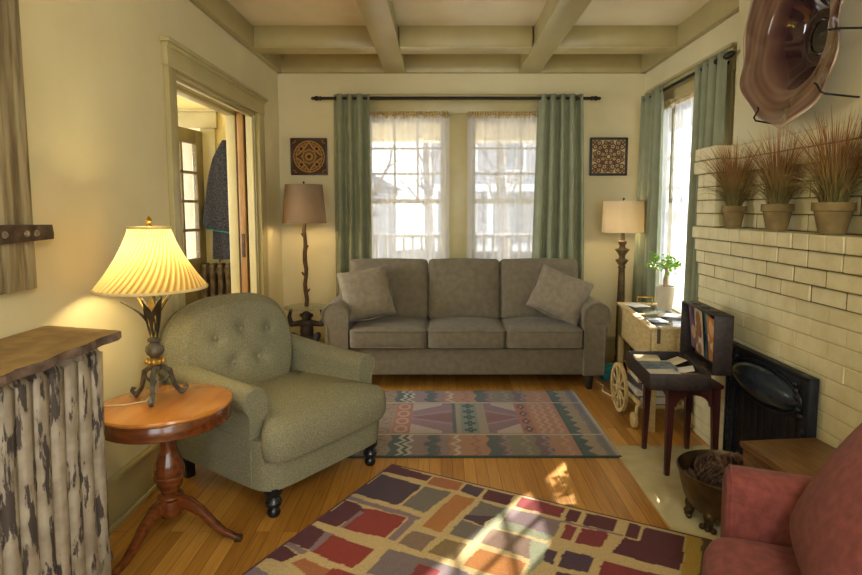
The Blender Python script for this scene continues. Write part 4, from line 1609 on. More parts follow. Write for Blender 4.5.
b = MB()
b.ball((0, 0.01, 0.275), (0.066, 0.055, 0.07), 16)
b.ball((0, 0.0, 0.34), (0.058, 0.048, 0.075), 16)
b.ball((0, 0.0, 0.40), (0.066, 0.045, 0.045), 16)
b.ball((0, -0.008, 0.465), (0.042, 0.042, 0.045), 16)
b.ball((0, -0.042, 0.452), (0.026, 0.024, 0.022), 12)
b.ball((-0.016, -0.036, 0.474), 0.009, 8)
b.ball((0.016, -0.036, 0.474), 0.009, 8)
for s in (-1, 1):
    b.ball((s * 0.046, 0.0, 0.470), (0.015, 0.008, 0.018), 10)
    limb(b, [(s * 0.055, 0, 0.405), (s * 0.125, -0.005, 0.395), (s * 0.142, -0.01, 0.455), (s * 0.128, -0.01, 0.515)], [0.026, 0.022, 0.018, 0.014])
    b.ball((s * 0.126, -0.012, 0.52), (0.020, 0.018, 0.012), 10)
    limb(b, [(s * 0.045, -0.01, 0.25), (s * 0.105, -0.06, 0.315), (s * 0.075, -0.075, 0.225)], [0.036, 0.028, 0.018])
    limb(b, [(s * 0.075, -0.07, 0.222), (s * 0.09, -0.115, 0.216)], [0.018, 0.014])
fig = b.done('monkey_figure', 'monkey', t, sharp=180)
rm = fig.modifiers.new('skin', 'REMESH')
rm.mode = 'VOXEL'
rm.voxel_size = 0.006
rm.use_smooth_shade = True
sm = fig.modifiers.new('smooth', 'SMOOTH')
sm.iterations = 4
MB().lathe([(0.0, 0.532), (0.178, 0.532), (0.184, 0.536), (0.184, 0.540), (0.178, 0.544), (0.0, 0.544)], 48).done('glass_tray', 'clear', t)
b = MB()
rnd = random.Random(4)
pts, rs = [], []
for k in range(15):
    z = 0.544 + k * (1.42 - 0.544) / 14
    pts.append((0.006 * math.sin(k * 1.7), 0.006 * math.cos(k * 1.1), z))
    rs.append(0.0185 - 0.0045 * k / 14 + rnd.uniform(-0.002, 0.002))
b.tube(pts, rs, 10)
for k, (z, a) in enumerate(((0.80, 200), (1.02, -20), (1.12, 170), (0.93, 90), (0.66, 20))):
    c, s = math.cos(R(a)), math.sin(R(a))
    b.tube([(0, 0, z), (0.018 * c, 0.018 * s, z + 0.014), (0.030 * c, 0.030 * s, z + 0.032)], [0.011, 0.009, 0.006], 8)
b.done('branch_pole', 'twig', t)


def drum_shade(t, z0, z1, r0, r1, m):
    b = MB()
    prof = [(r0, z0), (r1, z1)]
    b.lathe([(r0 - 0.002, z0), (r0, z0), (r1, z1), (r1 - 0.002, z1)], 56, cap=False)
    s = b.done('lamp_shade', m, t, sharp=60)
    b = MB()
    for k in range(3):
        a = 2 * PI * k / 3 + 0.4
        b.tube([(0, 0, z1 - 0.03), (r1 * math.cos(a), r1 * math.sin(a), z1 - 0.006)], 0.002, 6)
    b.tube([(0, 0, z0 + 0.06), (0, 0, z1 + 0.012)], 0.005, 8)
    b.ball((0, 0, z1 + 0.016), 0.010, 10)
    b.done('harp', 'rod', t)


drum_shade(t, 1.235, 1.548, 0.180, 0.150, 'brown_shade')
MB().ball((0.02, 0, 1.36), (0.024, 0.024, 0.032), 12).done('bulb', emit_mat('dim_bulb', (1.0, 0.72, 0.36, 1), 5.0), t)
point('branch_lamp_light', (MX, MY, 1.30), 4.4, (1.0, 0.70, 0.36), 0.04)

# ------------------------------------------------------------------ turned floor lamp at the right
QX, QY = 1.485, 4.70
t = thing('floor_lamp', 'turned floor lamp with pale drum shade in the back right corner', 'floor lamp', (QX, QY, 0))
MB().lathe([(0.0, 0), (0.13, 0.0), (0.135, 0.015), (0.12, 0.03), (0.07, 0.05), (0.05, 0.08), (0.0, 0.08)], 32).done('base', 'turned', t)
MB().lathe([(0.030, 0.075), (0.042, 0.11), (0.030, 0.15), (0.036, 0.20), (0.032, 0.55), (0.026, 0.80), (0.024, 0.86), (0.032, 0.875), (0.024, 0.89), (0.050, 0.925), (0.050, 0.935), (0.026, 0.945), (0.024, 0.965), (0.030, 0.98), (0.056, 1.015), (0.058, 1.022), (0.028, 1.03), (0.022, 1.05), (0.034, 1.075), (0.036, 1.085), (0.020, 1.095), (0.016, 1.16), (0.016, 1.24), (0.0, 1.24)], 24, cap=False).done('post', 'turned', t)
drum_shade(t, 1.160, 1.415, 0.166, 0.160, 'pale_shade')
MB().ball((0.0, 0, 1.275), (0.024, 0.024, 0.032), 12).done('bulb', emit_mat('dim_bulb_two', (1.0, 0.76, 0.42, 1), 5.0), t)
point('turned_lamp_light', (QX, QY, 1.225), 3.8, (1.0, 0.74, 0.40), 0.04)

# ------------------------------------------------------------------ old radiator with slab, weathered shutter
t = thing('radiator', 'old peeling cast iron radiator against the left wall', 'radiator', (-1.25, 1.86, 0))
prof = []
for cx, cz, a0 in ((0.085, 0.875, 0), (-0.085, 0.875, 90)):
    for q in range(7):
        a = R(a0 + q * 15)
        prof.append((cx + 0.035 * math.cos(a), cz + 0.035 * math.sin(a)))
prof += [(-0.12, 0.10), (-0.10, 0.07), (0.10, 0.07), (0.12, 0.10)]
b = MB()
b.prism(prof, 'y', -0.031, 0.031, 0.026, 4)
b.prism([(-0.10, 0.16), (0.10, 0.16), (0.10, 0.86), (-0.10, 0.86)], 'y', -0.034, 0.034, 0.0)
for z in (0.15, 0.845):
    b.lathe([(0.040, -0.036), (0.040, 0.036)], 14, (0, 0, 0), T(0.075, 0, z) @ RX(90))
sec = b.done('section', 'radiator', t, loc=(0, -0.006, 0))
for k in range(1, 19):
    c = sec.copy()
    C.objects.link(c)
    c.location = (0, -0.006 - k * 0.0665, 0)
    c.parent = t
for k in (0, 18):
    b = MB()
    for s in (-1, 1):
        b.prism([(s * 0.075 - 0.022, 0.0), (s * 0.075 + 0.022, 0.0), (s * 0.075 + 0.030, 0.09), (s * 0.075 - 0.030, 0.09)], 'y', -0.025, 0.025, 0.006)
    b.done('foot', 'radiator', t, loc=(0, -0.006 - k * 0.0665, 0))

bm = MB()
rnd = random.Random(21)
out = []
for k in range(60):
    out.append((-1.088 + rnd.uniform(-0.004, 0.004) + 0.006 * math.sin(k * 0.9), 0.45 + k * (1.925 - 0.45) / 59))
for k in range(1, 14):
    f = k / 14
    out.append((-1.088 - f * 0.315, 1.925 + 0.085 * f + rnd.uniform(-0.004, 0.004)))
out += [(-1.405, 2.01), (-1.405, 0.45)]
bm.prism(out, 'z', 0, 0.028, 0.004, 1)
t = thing('slab_shelf', 'rough edged tan slab lying on top of the old radiator', 'shelf', (0, 0, 0.911))
top = bm.done('slab', 'slab', t, sharp=20)
top.data.materials.append(M['slab_edge'])
for p in top.data.polygons:
    if p.normal.z < 0.9:
        p.material_index = 1

t = thing('shutter', 'weathered plank shutter with rusty strap hinge hanging on the left wall', 'shutter', (XL, 1.937, 1.08))
yy = 0.0
rnd = random.Random(5)
for k, w in enumerate((0.050, 0.098, 0.11, 0.105, 0.112, 0.10, 0.09)):
    b = MB()
    b.box(0.006, 0.040 + rnd.uniform(-0.003, 0.003), yy - w + 0.003, yy, rnd.uniform(-0.004, 0.004), 1.20, 0.004)
    o = b.done('plank', 'plank', t)
    yy -= w
b = MB()
b.prism([(0.068, 0.166), (0.07, 0.185), (0.064, 0.216), (-0.66, 0.232), (-0.66, 0.148)], 'x', 0.041, 0.062, 0.004)
st = b.done('strap_hinge', 'rust', t)
for y in (-0.02, -0.065, -0.16, -0.32):
    b = MB()
    b.lathe([(0.0, 0.008), (0.009, 0.006), (0.012, 0.0), (0.012, -0.004)], 10, (0, 0, 0), T(0.062, y, 0.19) @ RY(90))
    b.done('bolt', 'bolt', st)

# ------------------------------------------------------------------ framed tiles
def tile_left(x, y, z):
    h = 0.1525
    X, Y = np.abs(x) / h, np.abs(y) / h
    r = np.hypot(X, Y)
    base = np.zeros((len(x), 3)) + np.array([116, 84, 44])
    hi = np.array([166, 128, 70])
    dk = np.array([62, 40, 22])
    def put(mask, c):
        base[mask] = c
    put(np.abs(r - 0.86) < 0.035, hi)
    put(np.abs(r - 0.74) < 0.02, hi)
    put((r > 0.90), dk + 14)
    d = X ** 0.75 + Y ** 0.75
    put(np.abs(d - 0.92) < 0.05, hi)
    put((d < 0.80) & (d > 0.68), dk + 10)
    put(np.abs(np.maximum(X, Y) * 0.5 + (X + Y) * 0.4 - 0.36) < 0.03, hi)
    put(np.abs(r - 0.17) < 0.045, hi)
    put(r < 0.09, dk)
    put(np.hypot(X - 0.44, Y - 0.44) < 0.085, dk)
    put(np.abs(np.hypot(X - 0.44, Y - 0.44) - 0.14) < 0.025, hi)
    q = np.sin(24 * np.arctan2(Y, X)) > 0.35
    put((np.abs(r - 0.80) < 0.03) & q, dk)
    put(np.abs(np.hypot(X - 0.92, Y - 0.92) - 0.16) < 0.03, hi - 20)
    put(np.maximum(X, Y) > 0.965, dk)
    return base


def tile_right(x, y, z):
    h = 0.145
    X, Y = np.abs(x) / h, np.abs(y) / h
    A, B = np.maximum(X, Y), np.minimum(X, Y)
    r = np.hypot(X, Y)
    base = np.zeros((len(x), 3)) + np.array([200, 178, 134])
    dk = np.array([96, 72, 54])
    def put(mask, c):
        base[mask] = c
    for cx, cy, rr, w in ((0.34, 0.13, 0.12, 0.035), (0.60, 0.24, 0.15, 0.04), (0.52, 0.52, 0.13, 0.045), (0.80, 0.58, 0.13, 0.04), (0.84, 0.84, 0.09, 0.04), (0.82, 0.18, 0.10, 0.035), (0.33, 0.33, 0.06, 0.06)):
        dd = np.hypot(A - cx, B - cy)
        put((np.abs(dd - rr) < w), dk)
        put(dd < rr * 0.38, dk)
    put((B < 0.05) & (A > 0.14) & (A < 0.9), dk)
    put(np.abs(r - 0.14) < 0.04, dk)
    put((np.abs(A - B) < 0.04) & (r > 0.2) & (r < 0.66), dk)
    put(A > 0.965, dk)
    return base


def wall_tile(label, cx, cz, s, fn, frame):
    t = thing('wall_tile', label, 'wall art', (cx, YB, cz))
    h = s / 2
    o = slab_grid('tile', -h + 0.006, h - 0.006, -h + 0.006, h - 0.006, 0.0, 0.018, 130, 130, 'art_bronze', t, rot=(R(90), 0, 0), sharp=50)
    paint(o, fn)
    b = MB()
    for s2 in (-1, 1):
        b.box(s2 * h - (0.006 if s2 < 0 else 0.010), s2 * h + (0.010 if s2 < 0 else 0.006), -0.030, -0.0, -h - 0.004, h + 0.004, 0.003)
        b.box(-h - 0.004, h + 0.004, -0.030, -0.0, s2 * h - (0.006 if s2 < 0 else 0.010), s2 * h + (0.010 if s2 < 0 else 0.006), 0.003)
    b.done('frame', frame, t)


wall_tile('brown medallion tile in dark frame, on the wall above the branch lamp', -1.147, 1.803, 0.305, tile_left, 'stand_wood')
wall_tile('cream and brown scrollwork tile in dark frame, right of the back windows', 1.457, 1.803, 0.315, tile_right, 'dark_leg')

# ------------------------------------------------------------------ art glass plate on the chimney
m, nt, p = newmat('swirled_glass')
p.inputs['Roughness'].default_value = 0.1
p.inputs['Coat Weight'].default_value = 0.6
p.inputs['Coat Roughness'].default_value = 0.04
at = nod(nt, 'ShaderNodeVertexColor', layer_name='Col')
nt.links.new(at.outputs['Color'], p.inputs['Base Color'])
M['plate'] = m
t = thing('glass_plate', 'large ruffled purple brown glass plate hung on the chimney above the mantel', 'wall art', (1.70, 2.665, 2.125))


def rimr(a):
    return 1.0 + 0.028 * math.sin(3 * a + 0.6) + 0.014 * math.sin(7 * a + 1.0) + 0.010 * math.sin(11 * a)


def platef(u, v):
    a = 2 * PI * u
    r = v * (1 + (rimr(a) - 1) * v ** 3)
    if v < 0.30:
        dep = -0.018
    else:
        q = (v - 0.30) / 0.70
        dep = -0.018 - 0.105 * min(1, q / 0.42) ** 1.25 * (1 if q < 0.42 else 1) - 0.05 * max(0, q - 0.42)
    dep += (0.014 * math.sin(5 * a + 0.8) + 0.007 * math.sin(9 * a + 2)) * v ** 4
    oy = -0.05 * (1 - v) ** 1.0
    return (dep, 0.385 * r * math.cos(a) + oy, 0.395 * r * math.sin(a) - 0.02 * (1 - v))


b = MB()
b.surf(platef, 140, 60, cu=True)
o = b.done('plate', 'plate', t, sharp=180, normals=False)


def plate_col(x, y, z):
    r = np.hypot((y + 0.05 * (1 - np.clip(np.hypot(y / 0.385, z / 0.395), 0, 1))) / 0.385, z / 0.395)
    a = np.arctan2(z, y)
    w = 0.6 * np.sin(24 * r + 1.4 * np.sin(2 * a + 1) + 0.9 * np.sin(5 * a)) + 0.4 * np.sin(75 * r + 3 * np.sin(2 * a))
    w = np.clip(w * 0.5 + 0.5, 0, 1)
    w = w * np.clip((r - 0.45) * 4, 0, 1)
    A_, B_, D_ = np.array([98, 68, 56]), np.array([136, 104, 84]), np.array([48, 20, 30])
    c = A_ + (B_ - A_) * w[:, None]
    k = np.clip((r - 0.44) / 0.16, 0, 1)[:, None]
    c = D_ * (1 - k) + c * k
    k2 = np.clip((0.17 - r) / 0.03, 0, 1)[:, None]
    c = c * (1 - k2) + np.array([34, 18, 30]) * k2
    e = np.clip((r - 0.975) / 0.02, 0, 1)[:, None]
    return c * (1 - e) + np.array([196, 170, 140]) * e


paint(o, plate_col)
s = o.modifiers.new('thickness', 'SOLIDIFY')
s.thickness = 0.007
b = MB()
b.tube([platef(q / 90, 0.185) for q in range(90)], 0.006, 8, True)
b.done('foot_ring', 'plate', t)
paint(t.children[-1], lambda x, y, z: np.zeros((len(x), 3)) + np.array([60, 40, 52]))
for ang in (228, 305, 192):
    a = R(ang)
    q = Vector(platef(ang / 360, 1.0))
    dr = Vector((0, math.cos(a), math.sin(a)))
    pin = Vector(platef(ang / 360, 0.90))
    nrm = Vector((-0.014, 0, 0))
    pts = [Vector((-0.006, 0, 0)) + Vector((0, q.y, q.z)) + dr * 0.045, Vector((-0.03, q.y, q.z)) + dr * 0.042, q + dr * 0.022, q + nrm + dr * 0.006, pin + nrm, pin + nrm * 1.6 - dr * 0.012]
    MB().tube(pts, 0.0045, 8).done('hanger_hook', 'rod', t)

# ------------------------------------------------------------------ grass pots on the mantel
def grass_pot(label, y, rt, h, n, seed, spread):
    rnd = random.Random(seed)
    t = thing('grass_pot', label, 'potted plant', (1.552, y, 1.25), 0, 'grass pots on the mantel')
    MB().lathe([(0.0, 0.0), (rt * 0.62, 0.0), (rt * 0.64, 0.004), (rt * 0.88, h * 0.72), (rt, h * 0.74), (rt * 1.0, h), (rt * 0.86, h), (rt * 0.82, h * 0.86), (0.0, h * 0.86)], 32, cap=False).done('pot', 'terracotta', t)
    MB().lathe([(0.0, h * 0.90), (rt * 0.83, h * 0.87)], 24, cap=False).done('soil', 'soil', t)
    b = MB()
    for k in range(n):
        a = rnd.uniform(0, 2 * PI)
        r0 = rt * 0.6 * math.sqrt(rnd.random())
        L = rnd.uniform(0.20, 0.40)
        lean = rnd.uniform(0.05, 0.62) * spread
        if rnd.random() < 0.20:
            lean, L = rnd.uniform(0.8, 1.25), rnd.uniform(0.2, 0.32)
        c, s = math.cos(a), math.sin(a)
        w = rnd.uniform(0.0016, 0.0032)
        prev = None
        N = 7
        row = []
        for q in range(N + 1):
            f = q / N
            ang = lean * (0.25 + 1.15 * f)
            # arc of a bending blade
            x = r0 + L * f * math.sin(ang * 0.75)
            z = h * 0.88 + L * f * math.cos(ang * 0.85) * (1 - 0.10 * lean * f)
            ww = w * (1 - f) ** 0.6 + 0.0002
            px, py = x * c, x * s
            if px > 0.062:
                px = 0.062 + 0.004 * f
            row.append((b.bm.verts.new((px - s * ww, py + c * ww, z)), b.bm.verts.new((px + s * ww, py - c * ww, z)), b.bm.verts.new((px - c * ww * 0.8, py - s * ww * 0.8, z + ww * 0.5))))
        for q in range(N):
            A_, B_ = row[q], row[q + 1]
            for i in range(3):
                j = (i + 1) % 3
                b.bm.faces.new([A_[i], A_[j], B_[j], B_[i]])
    b.done('foliage', 'grass_red', t, sharp=180)


m, nt, p = newmat('rusty_blades')
p.inputs['Roughness'].default_value = 0.75
tc = nod(nt, 'ShaderNodeTexCoord')
sp = nod(nt, 'ShaderNodeSeparateXYZ')
nt.links.new(tc.outputs['Object'], sp.inputs[0])
nz = nod(nt, 'ShaderNodeTexNoise')
nz.inputs['Scale'].default_value = 24
nt.links.new(tc.outputs['Object'], nz.inputs['Vector'])
ad = nod(nt, 'ShaderNodeMath', operation='MULTIPLY_ADD')
ad.inputs[1].default_value = 0.22
nt.links.new(nz.outputs['Fac'], ad.inputs[0])
nt.links.new(sp.outputs['Z'], ad.inputs[2])
cr = nod(nt, 'ShaderNodeValToRGB')
cr.color_ramp.elements[0].position = 0.22
cr.color_ramp.elements[0].color = S(108, 106, 54)
cr.color_ramp.elements[1].position = 0.52
cr.color_ramp.elements[1].color = S(156, 94, 48)
k_ = cr.color_ramp.elements.new(0.36)
k_.color = S(150, 118, 60)
nt.links.new(ad.outputs[0], cr.inputs['Fac'])
nt.links.new(cr.outputs['Color'], p.inputs['Base Color'])
M['grass_red'] = m
grass_pot('rusty ornamental grass in a clay pot on the mantel, farthest from the viewer', 3.06, 0.060, 0.115, 280, 2, 0.95)
grass_pot('rusty ornamental grass in a clay pot on the mantel, middle of the three', 2.665, 0.068, 0.122, 310, 3, 1.0)
grass_pot('rusty ornamental grass in a clay pot on the mantel, largest and nearest of the three', 2.285, 0.075, 0.126, 350, 4, 1.0)

# ------------------------------------------------------------------ stand with open case
t = thing('stand', 'small dark mahogany stand with splayed legs holding the open case', 'side table', (1.265, 2.97, 0))
MB().box(-0.14, 0.14, -0.19, 0.19, 0.458, 0.478, 0.005).done('top', 'stand_wood', t)
b = MB()
for s in (-1, 1):
    arch = [(-0.10, 0.459), (0.10, 0.459), (0.10, 0.36)] + [(0.085 * math.cos(R(a)), 0.36 + 0.06 * math.sin(R(a))) for a in range(0, 181, 20)] + [(-0.10, 0.36)]
    b.prism(arch, 'y', s * 0.155 - 0.009, s * 0.155 + 0.009, 0.0)
    arch = [(-0.15, 0.459), (0.15, 0.459), (0.15, 0.36)] + [(0.135 * math.cos(R(a)), 0.36 + 0.06 * math.sin(R(a))) for a in range(0, 181, 20)] + [(-0.15, 0.36)]
    b.prism(arch, 'x', s * 0.108 - 0.009, s * 0.108 + 0.009, 0.0)
b.done('apron', 'stand_wood', t)
for sx in (-1, 1):
    for sy in (-1, 1):
        b = MB()
        A_ = [Vector((sx * 0.112 - 0.018, sy * 0.157 - 0.018, 0.459)), Vector((sx * 0.112 + 0.018, sy * 0.157 + 0.018, 0.459))]
        z0 = 0.006 if (2.97 + sy * 0.167 < 3.16) else 0.006
        def lf(u, v):
            w = 0.011 + 0.008 * v
            cx, cy = sx * (0.112 + 0.008 * (1 - v)), sy * (0.157 + 0.006 * (1 - v))
            c_ = [(-1, -1), (1, -1), (1, 1), (-1, 1)][int(round(u * 4)) % 4]
            return (cx + c_[0] * w, cy + c_[1] * w, z0 + (0.459 - z0) * v)
        g = b.surf(lf, 4, 6, cu=True)
        b.bm.faces.new([r[0] for r in g])
        b.bm.faces.new([r[-1] for r in g])
        b.done('leg', 'stand_wood', t)

SC = (1.165, 2.925, 0.478)
SRZ = R(-4)
t = thing('suitcase', 'old dark leather case lying open on the mahogany stand', 'suitcase', SC, SRZ)
hx, hy, th, zz = 0.145, 0.228, 0.006, 0.082
b = MB()
b.box(-hx, hx, -hy, hy, 0, th, 0.002)
b.box(-hx, -hx + th, -hy, hy, 0, zz, 0.002)
b.box(hx - th, hx, -hy, hy, 0, zz, 0.002)
b.box(-hx, hx, -hy, -hy + th, 0, zz, 0.002)
b.box(-hx, hx, hy - th, hy, 0, zz, 0.002)
b.done('tray', 'leather', t)
MB().box(-hx + th, hx - th, -hy + th, hy - th, th, th + 0.003).done('tray_lining', 'lining', t)
b = MB()
x0, x1, z0, z1 = hx + 0.003, hx + 0.093, zz - 0.004, zz + 0.286
b.box(x1 - th, x1, -hy, hy, z0, z1, 0.002)
b.box(x0, x1, -hy, -hy + th, z0, z1, 0.002)
b.box(x0, x1, hy - th, hy, z0, z1, 0.002)
b.box(x0, x1, -hy, hy, z0, z0 + th, 0.002)
b.box(x0, x1, -hy, hy, z1 - th, z1, 0.002)
lid = b.done('lid', 'leather', t)
MB().box(x1 - th - 0.003, x1 - th, -hy + th, hy - th, z0 + th, z1 - th).done('lid_lining', 'lining', lid)
for y in (-0.12, 0.0, 0.12):
    MB().box(x0 + 0.02, x0 + 0.06, y - 0.022, y + 0.022, z1, z1 + 0.006, 0.002).done('latch', 'brass_old', lid)
for y in (-0.13, 0.13):
    b = MB()
    b.box(hx - 0.004, hx + 0.006, y - 0.02, y + 0.02, zz - 0.012, zz + 0.012, 0.002)
    b.done('hinge', 'brass_old', t)
# things kept in the case
SM = Matrix.Translation(SC) @ Matrix.Rotation(SRZ, 4, 'Z')


def flat(name, label, cat, lx, ly, lz, w, d, h, rz, m, group, tilt=(0, 0), printed=None):
    o = MB().box(-w / 2, w / 2, -d / 2, d / 2, 0, h, min(0.0008, h * 0.3)).done(name, m)
    o.matrix_world = SM @ Matrix.Translation((lx, ly, lz)) @ RZ(rz) @ RX(tilt[0]) @ RY(tilt[1])
    return tag(o, label, cat, group)


flat('booklet', 'wide pale booklet at the bottom of the open case', 'booklet', -0.02, 0.02, 0.010, 0.20, 0.34, 0.030, 2, 'paper', 'papers in the case')
flat('booklet', 'grey blue booklet lying along the middle of the case tray', 'booklet', -0.03, 0.035, 0.0405, 0.17, 0.15, 0.014, -3, 'bluepaper', 'papers in the case')
flat('leaflet', 'white leaflet at the near end of the case tray', 'leaflet', -0.045, -0.125, 0.0405, 0.15, 0.13, 0.020, 6, 'paper', 'papers in the case')
flat('leaflet', 'cream leaflet at the far end of the case tray', 'leaflet', -0.05, 0.165, 0.0405, 0.13, 0.09, 0.026, -8, 'paper2', 'papers in the case')
flat('leaflet', 'cream card leaning up by the lid at the far side of the tray', 'leaflet', 0.075, 0.10, 0.056, 0.11, 0.09, 0.002, 15, 'paper2', 'papers in the case', (0, -16))
flat('leaflet', 'folded white note beside the lid in the middle of the tray', 'leaflet', 0.088, -0.045, 0.055, 0.08, 0.07, 0.002, -12, 'paper', 'papers in the case', (8, -14))
flat('envelope', 'brown envelope at the near lid corner of the tray', 'envelope', 0.085, -0.155, 0.0405, 0.09, 0.11, 0.014, 0, 'brownpaper', 'papers in the case')


def card(label, y, z, w, h, roll, cols, xo):
    o = slab_grid('postcard', -w / 2, w / 2, -h / 2, h / 2, 0, 0.0025, 40, 40, 'print', sharp=50)
    rr = random.Random(label)
    cs = [np.array(c) for c in cols]
    blobs = [(rr.uniform(-.5, .5) * w, rr.uniform(-.5, .5) * h, rr.uniform(0.012, 0.035), rr.randrange(len(cs))) for _ in range(16)]
    def fn(x, y_, z_):
        b0 = np.zeros((len(x), 3)) + cs[0]
        for bx_, by_, r_, ci in blobs:
            b0[np.hypot(x - bx_, (y_ - by_) * 0.8) < r_] = cs[ci]
        return b0
    paint(o, fn)
    o.matrix_world = SM @ Matrix.Translation((x0 + xo, y, z)) @ RZ(-90) @ RX(90 + 7) @ RZ(roll)
    tag(o, label, 'postcard', 'postcards in the lid')


card('patterned purple and cream postcard at the far end of the case lid', 0.145, 0.235, 0.115, 0.235, -3, [(120, 92, 104), (190, 160, 130), (70, 60, 84), (150, 120, 110)], 0.045)
card('tall brown postcard with a pale lower half in the case lid', 0.045, 0.235, 0.10, 0.24, -6, [(186, 168, 140), (120, 76, 44), (206, 196, 180), (140, 96, 60)], 0.034)
card('blue green postcard in the case lid', -0.045, 0.232, 0.09, 0.24, -4, [(64, 92, 104), (92, 120, 128), (44, 60, 84), (70, 100, 84)], 0.045)
card('orange brown postcard at the near end of the case lid', -0.135, 0.228, 0.12, 0.23, -3, [(186, 122, 66), (214, 176, 128), (130, 80, 40), (230, 214, 180)], 0.034)

# ------------------------------------------------------------------ pine display table, wagon and their load
DT = (1.258, 3.385, 0)
DRZ = R(-5.5)
t = thing('display_table', 'pale pine glass topped display table under the side window', 'display table', DT, DRZ)
w, d, z0, z1 = 0.36, 0.94, 0.405, 0.645
b = MB()
b.box(0, w, 0, 0.022, z0, z1 - 0.02, 0.003)
b.box(0, w, d - 0.022, d, z0, z1 - 0.02, 0.003)
b.box(0, 0.022, 0, d, z0, z1 - 0.02, 0.003)
b.box(w - 0.022, w, 0, d, z0, z1 - 0.02, 0.003)
b.box(0, w, 0, d, z0, z0 + 0.015, 0.003)
for x in (0.03, w / 2, w - 0.03):
    b.box(x - 0.028, x + 0.028, -0.008, 0.004, z0, z1 - 0.02, 0.003)
b.done('body', 'pine', t)
b = MB()
for y0_, y1_ in ((-0.012, 0.042), (d - 0.042, d + 0.012)):
    b.box(-0.012, w + 0.012, y0_, y1_, z1 - 0.022, z1, 0.004)
for x0_, x1_ in ((-0.012, 0.036), (w - 0.036, w + 0.012)):
    b.box(x0_, x1_, 0.04, d - 0.04, z1 - 0.022, z1, 0.004)
b.box(0.034, w - 0.034, d * 0.5 - 0.015, d * 0.5 + 0.015, z1 - 0.020, z1 - 0.002, 0.003)
b.done('top_frame', 'pine', t)
b = MB().box(0.030, 0.050, -0.016, -0.0125, z1 - 0.095, z1 - 0.004, 0.001)
b.box(0.030, 0.050, -0.016, 0.03, z1, z1 + 0.003, 0.001)
b.done('strap', 'lining', t)
MB().box(0.034, w - 0.034, 0.04, d - 0.04, z1 - 0.012, z1 - 0.007).done('glass_lid', 'clear', t)
MB().box(0.022, w - 0.022, 0.022, d - 0.022, z1 - 0.05, z1 - 0.04).done('tray_board', 'bluepaper', t)
for x in (0.02, w - 0.02):
    for y in (0.02, d - 0.02):
        MB().prism([(x - 0.02, y - 0.02), (x + 0.02, y - 0.02), (x + 0.02, y + 0.02), (x - 0.02, y + 0.02)], 'z', 0.0, z0 + 0.01, 0.003).done('leg', 'pine', t)
b = MB().tube([(0.13, d - 0.03, z1), (0.13, d - 0.03, z1 + 0.045), (0.24, d - 0.03, z1 + 0.045), (0.24, d - 0.03, z1)], 0.006, 8)
b.done('handle', 'gold', t)
DM = Matrix.Translation(DT) @ Matrix.Rotation(DRZ, 4, 'Z')
for k, (lx, ly, w_, d_, rz, m_, lab) in enumerate(((0.12, 0.20, 0.13, 0.18, 14, 'paper', 'white sheet under the glass at the near end of the display table'), (0.20, 0.68, 0.15, 0.20, -10, 'paper', 'white sheet under the glass at the far end of the display table'), (0.22, 0.36, 0.12, 0.15, 30, 'paper2', 'cream sheet under the glass in the middle of the display table'))):
    o = MB().box(-w_ / 2, w_ / 2, -d_ / 2, d_ / 2, 0, 0.003).done('paper_sheet', m_)
    o.matrix_world = DM @ Matrix.Translation((lx, ly, z1 - 0.0395)) @ RZ(rz)
    tag(o, lab, 'paper', 'papers under the glass')

for k, (lx, ly, w_, d_, rz, m_, lab) in enumerate(((0.10, 0.80, 0.13, 0.16, 20, 'paper', 'white card on the display table behind the plant pot'), (0.235, 0.40, 0.16, 0.13, -24, 'paper', 'white folded sheet on the display table in front of the plant pot'), (0.09, 0.22, 0.10, 0.15, 8, 'bluepaper', 'blue grey card on the near end of the display table'))):
    o = MB().box(-w_ / 2, w_ / 2, -d_ / 2, d_ / 2, 0, 0.004, 0.001).done('card', m_)
    o.matrix_world = DM @ Matrix.Translation((lx, ly, z1 + 0.0002)) @ RZ(rz)
    tag(o, lab, 'card', 'cards on the display table')

t = thing('potted_plant', 'small leafy bright green plant in a grey pot on the display table', 'potted plant', (1.575, 4.00, 0.645))
MB().lathe([(0.0, 0.0), (0.046, 0.0), (0.048, 0.003), (0.066, 0.165), (0.062, 0.168), (0.058, 0.155), (0.0, 0.152)], 36, cap=False).done('pot', 'pot_grey', t)
MB().lathe([(0.0, 0.157), (0.058, 0.153)], 24, cap=False).done('soil', 'soil', t)
b = MB()
b.tube([(0, 0, 0.15), (-0.004, 0, 0.20), (0.004, 0, 0.265), (0, 0, 0.29)], [0.014, 0.016, 0.012, 0.010], 10)
rnd = random.Random(9)
tips = []
for k in range(11):
    a = rnd.uniform(0, 2 * PI)
    L = rnd.uniform(0.07, 0.135)
    el = rnd.uniform(0.15, 1.1)
    e = Vector((L * math.cos(a) * math.cos(el), L * math.sin(a) * math.cos(el), 0.282 + L * math.sin(el)))
    if e.x > 0.085:
        e.x = 0.085
    b.tube([(0, 0, 0.282), e * 0.5 + Vector((0, 0, 0.155)), e], [0.005, 0.004, 0.002], 6)
    tips.append(e)
b.done('stem', 'bark', t)
b = MB()
for e in tips:
    for q in range(13):
        p = e + Vector((rnd.gauss(0, 0.024), rnd.gauss(0, 0.024), rnd.gauss(0, 0.018)))
        if p.x > 0.095:
            p.x = 0.095
        mt = Matrix.Translation(p) @ RZ(rnd.uniform(0, 360)) @ RX(rnd.uniform(-50, 50)) @ RY(rnd.uniform(-50, 50))
        s = rnd.uniform(0.012, 0.02)
        b.surf(lambda u, v: ((2 * u - 1) * s * 0.62 * math.sin(PI * min(1, v * 0.9 + 0.08)), (v - 0.2) * s * 2, 0.004 * (1 - (2 * u - 1) ** 2) - 0.006 * v * v), 4, 5, mtx=mt)
lv = b.done('foliage', 'leaf', t, sharp=180, normals=False)
s = lv.modifiers.new('thickness', 'SOLIDIFY')
s.thickness = 0.0008

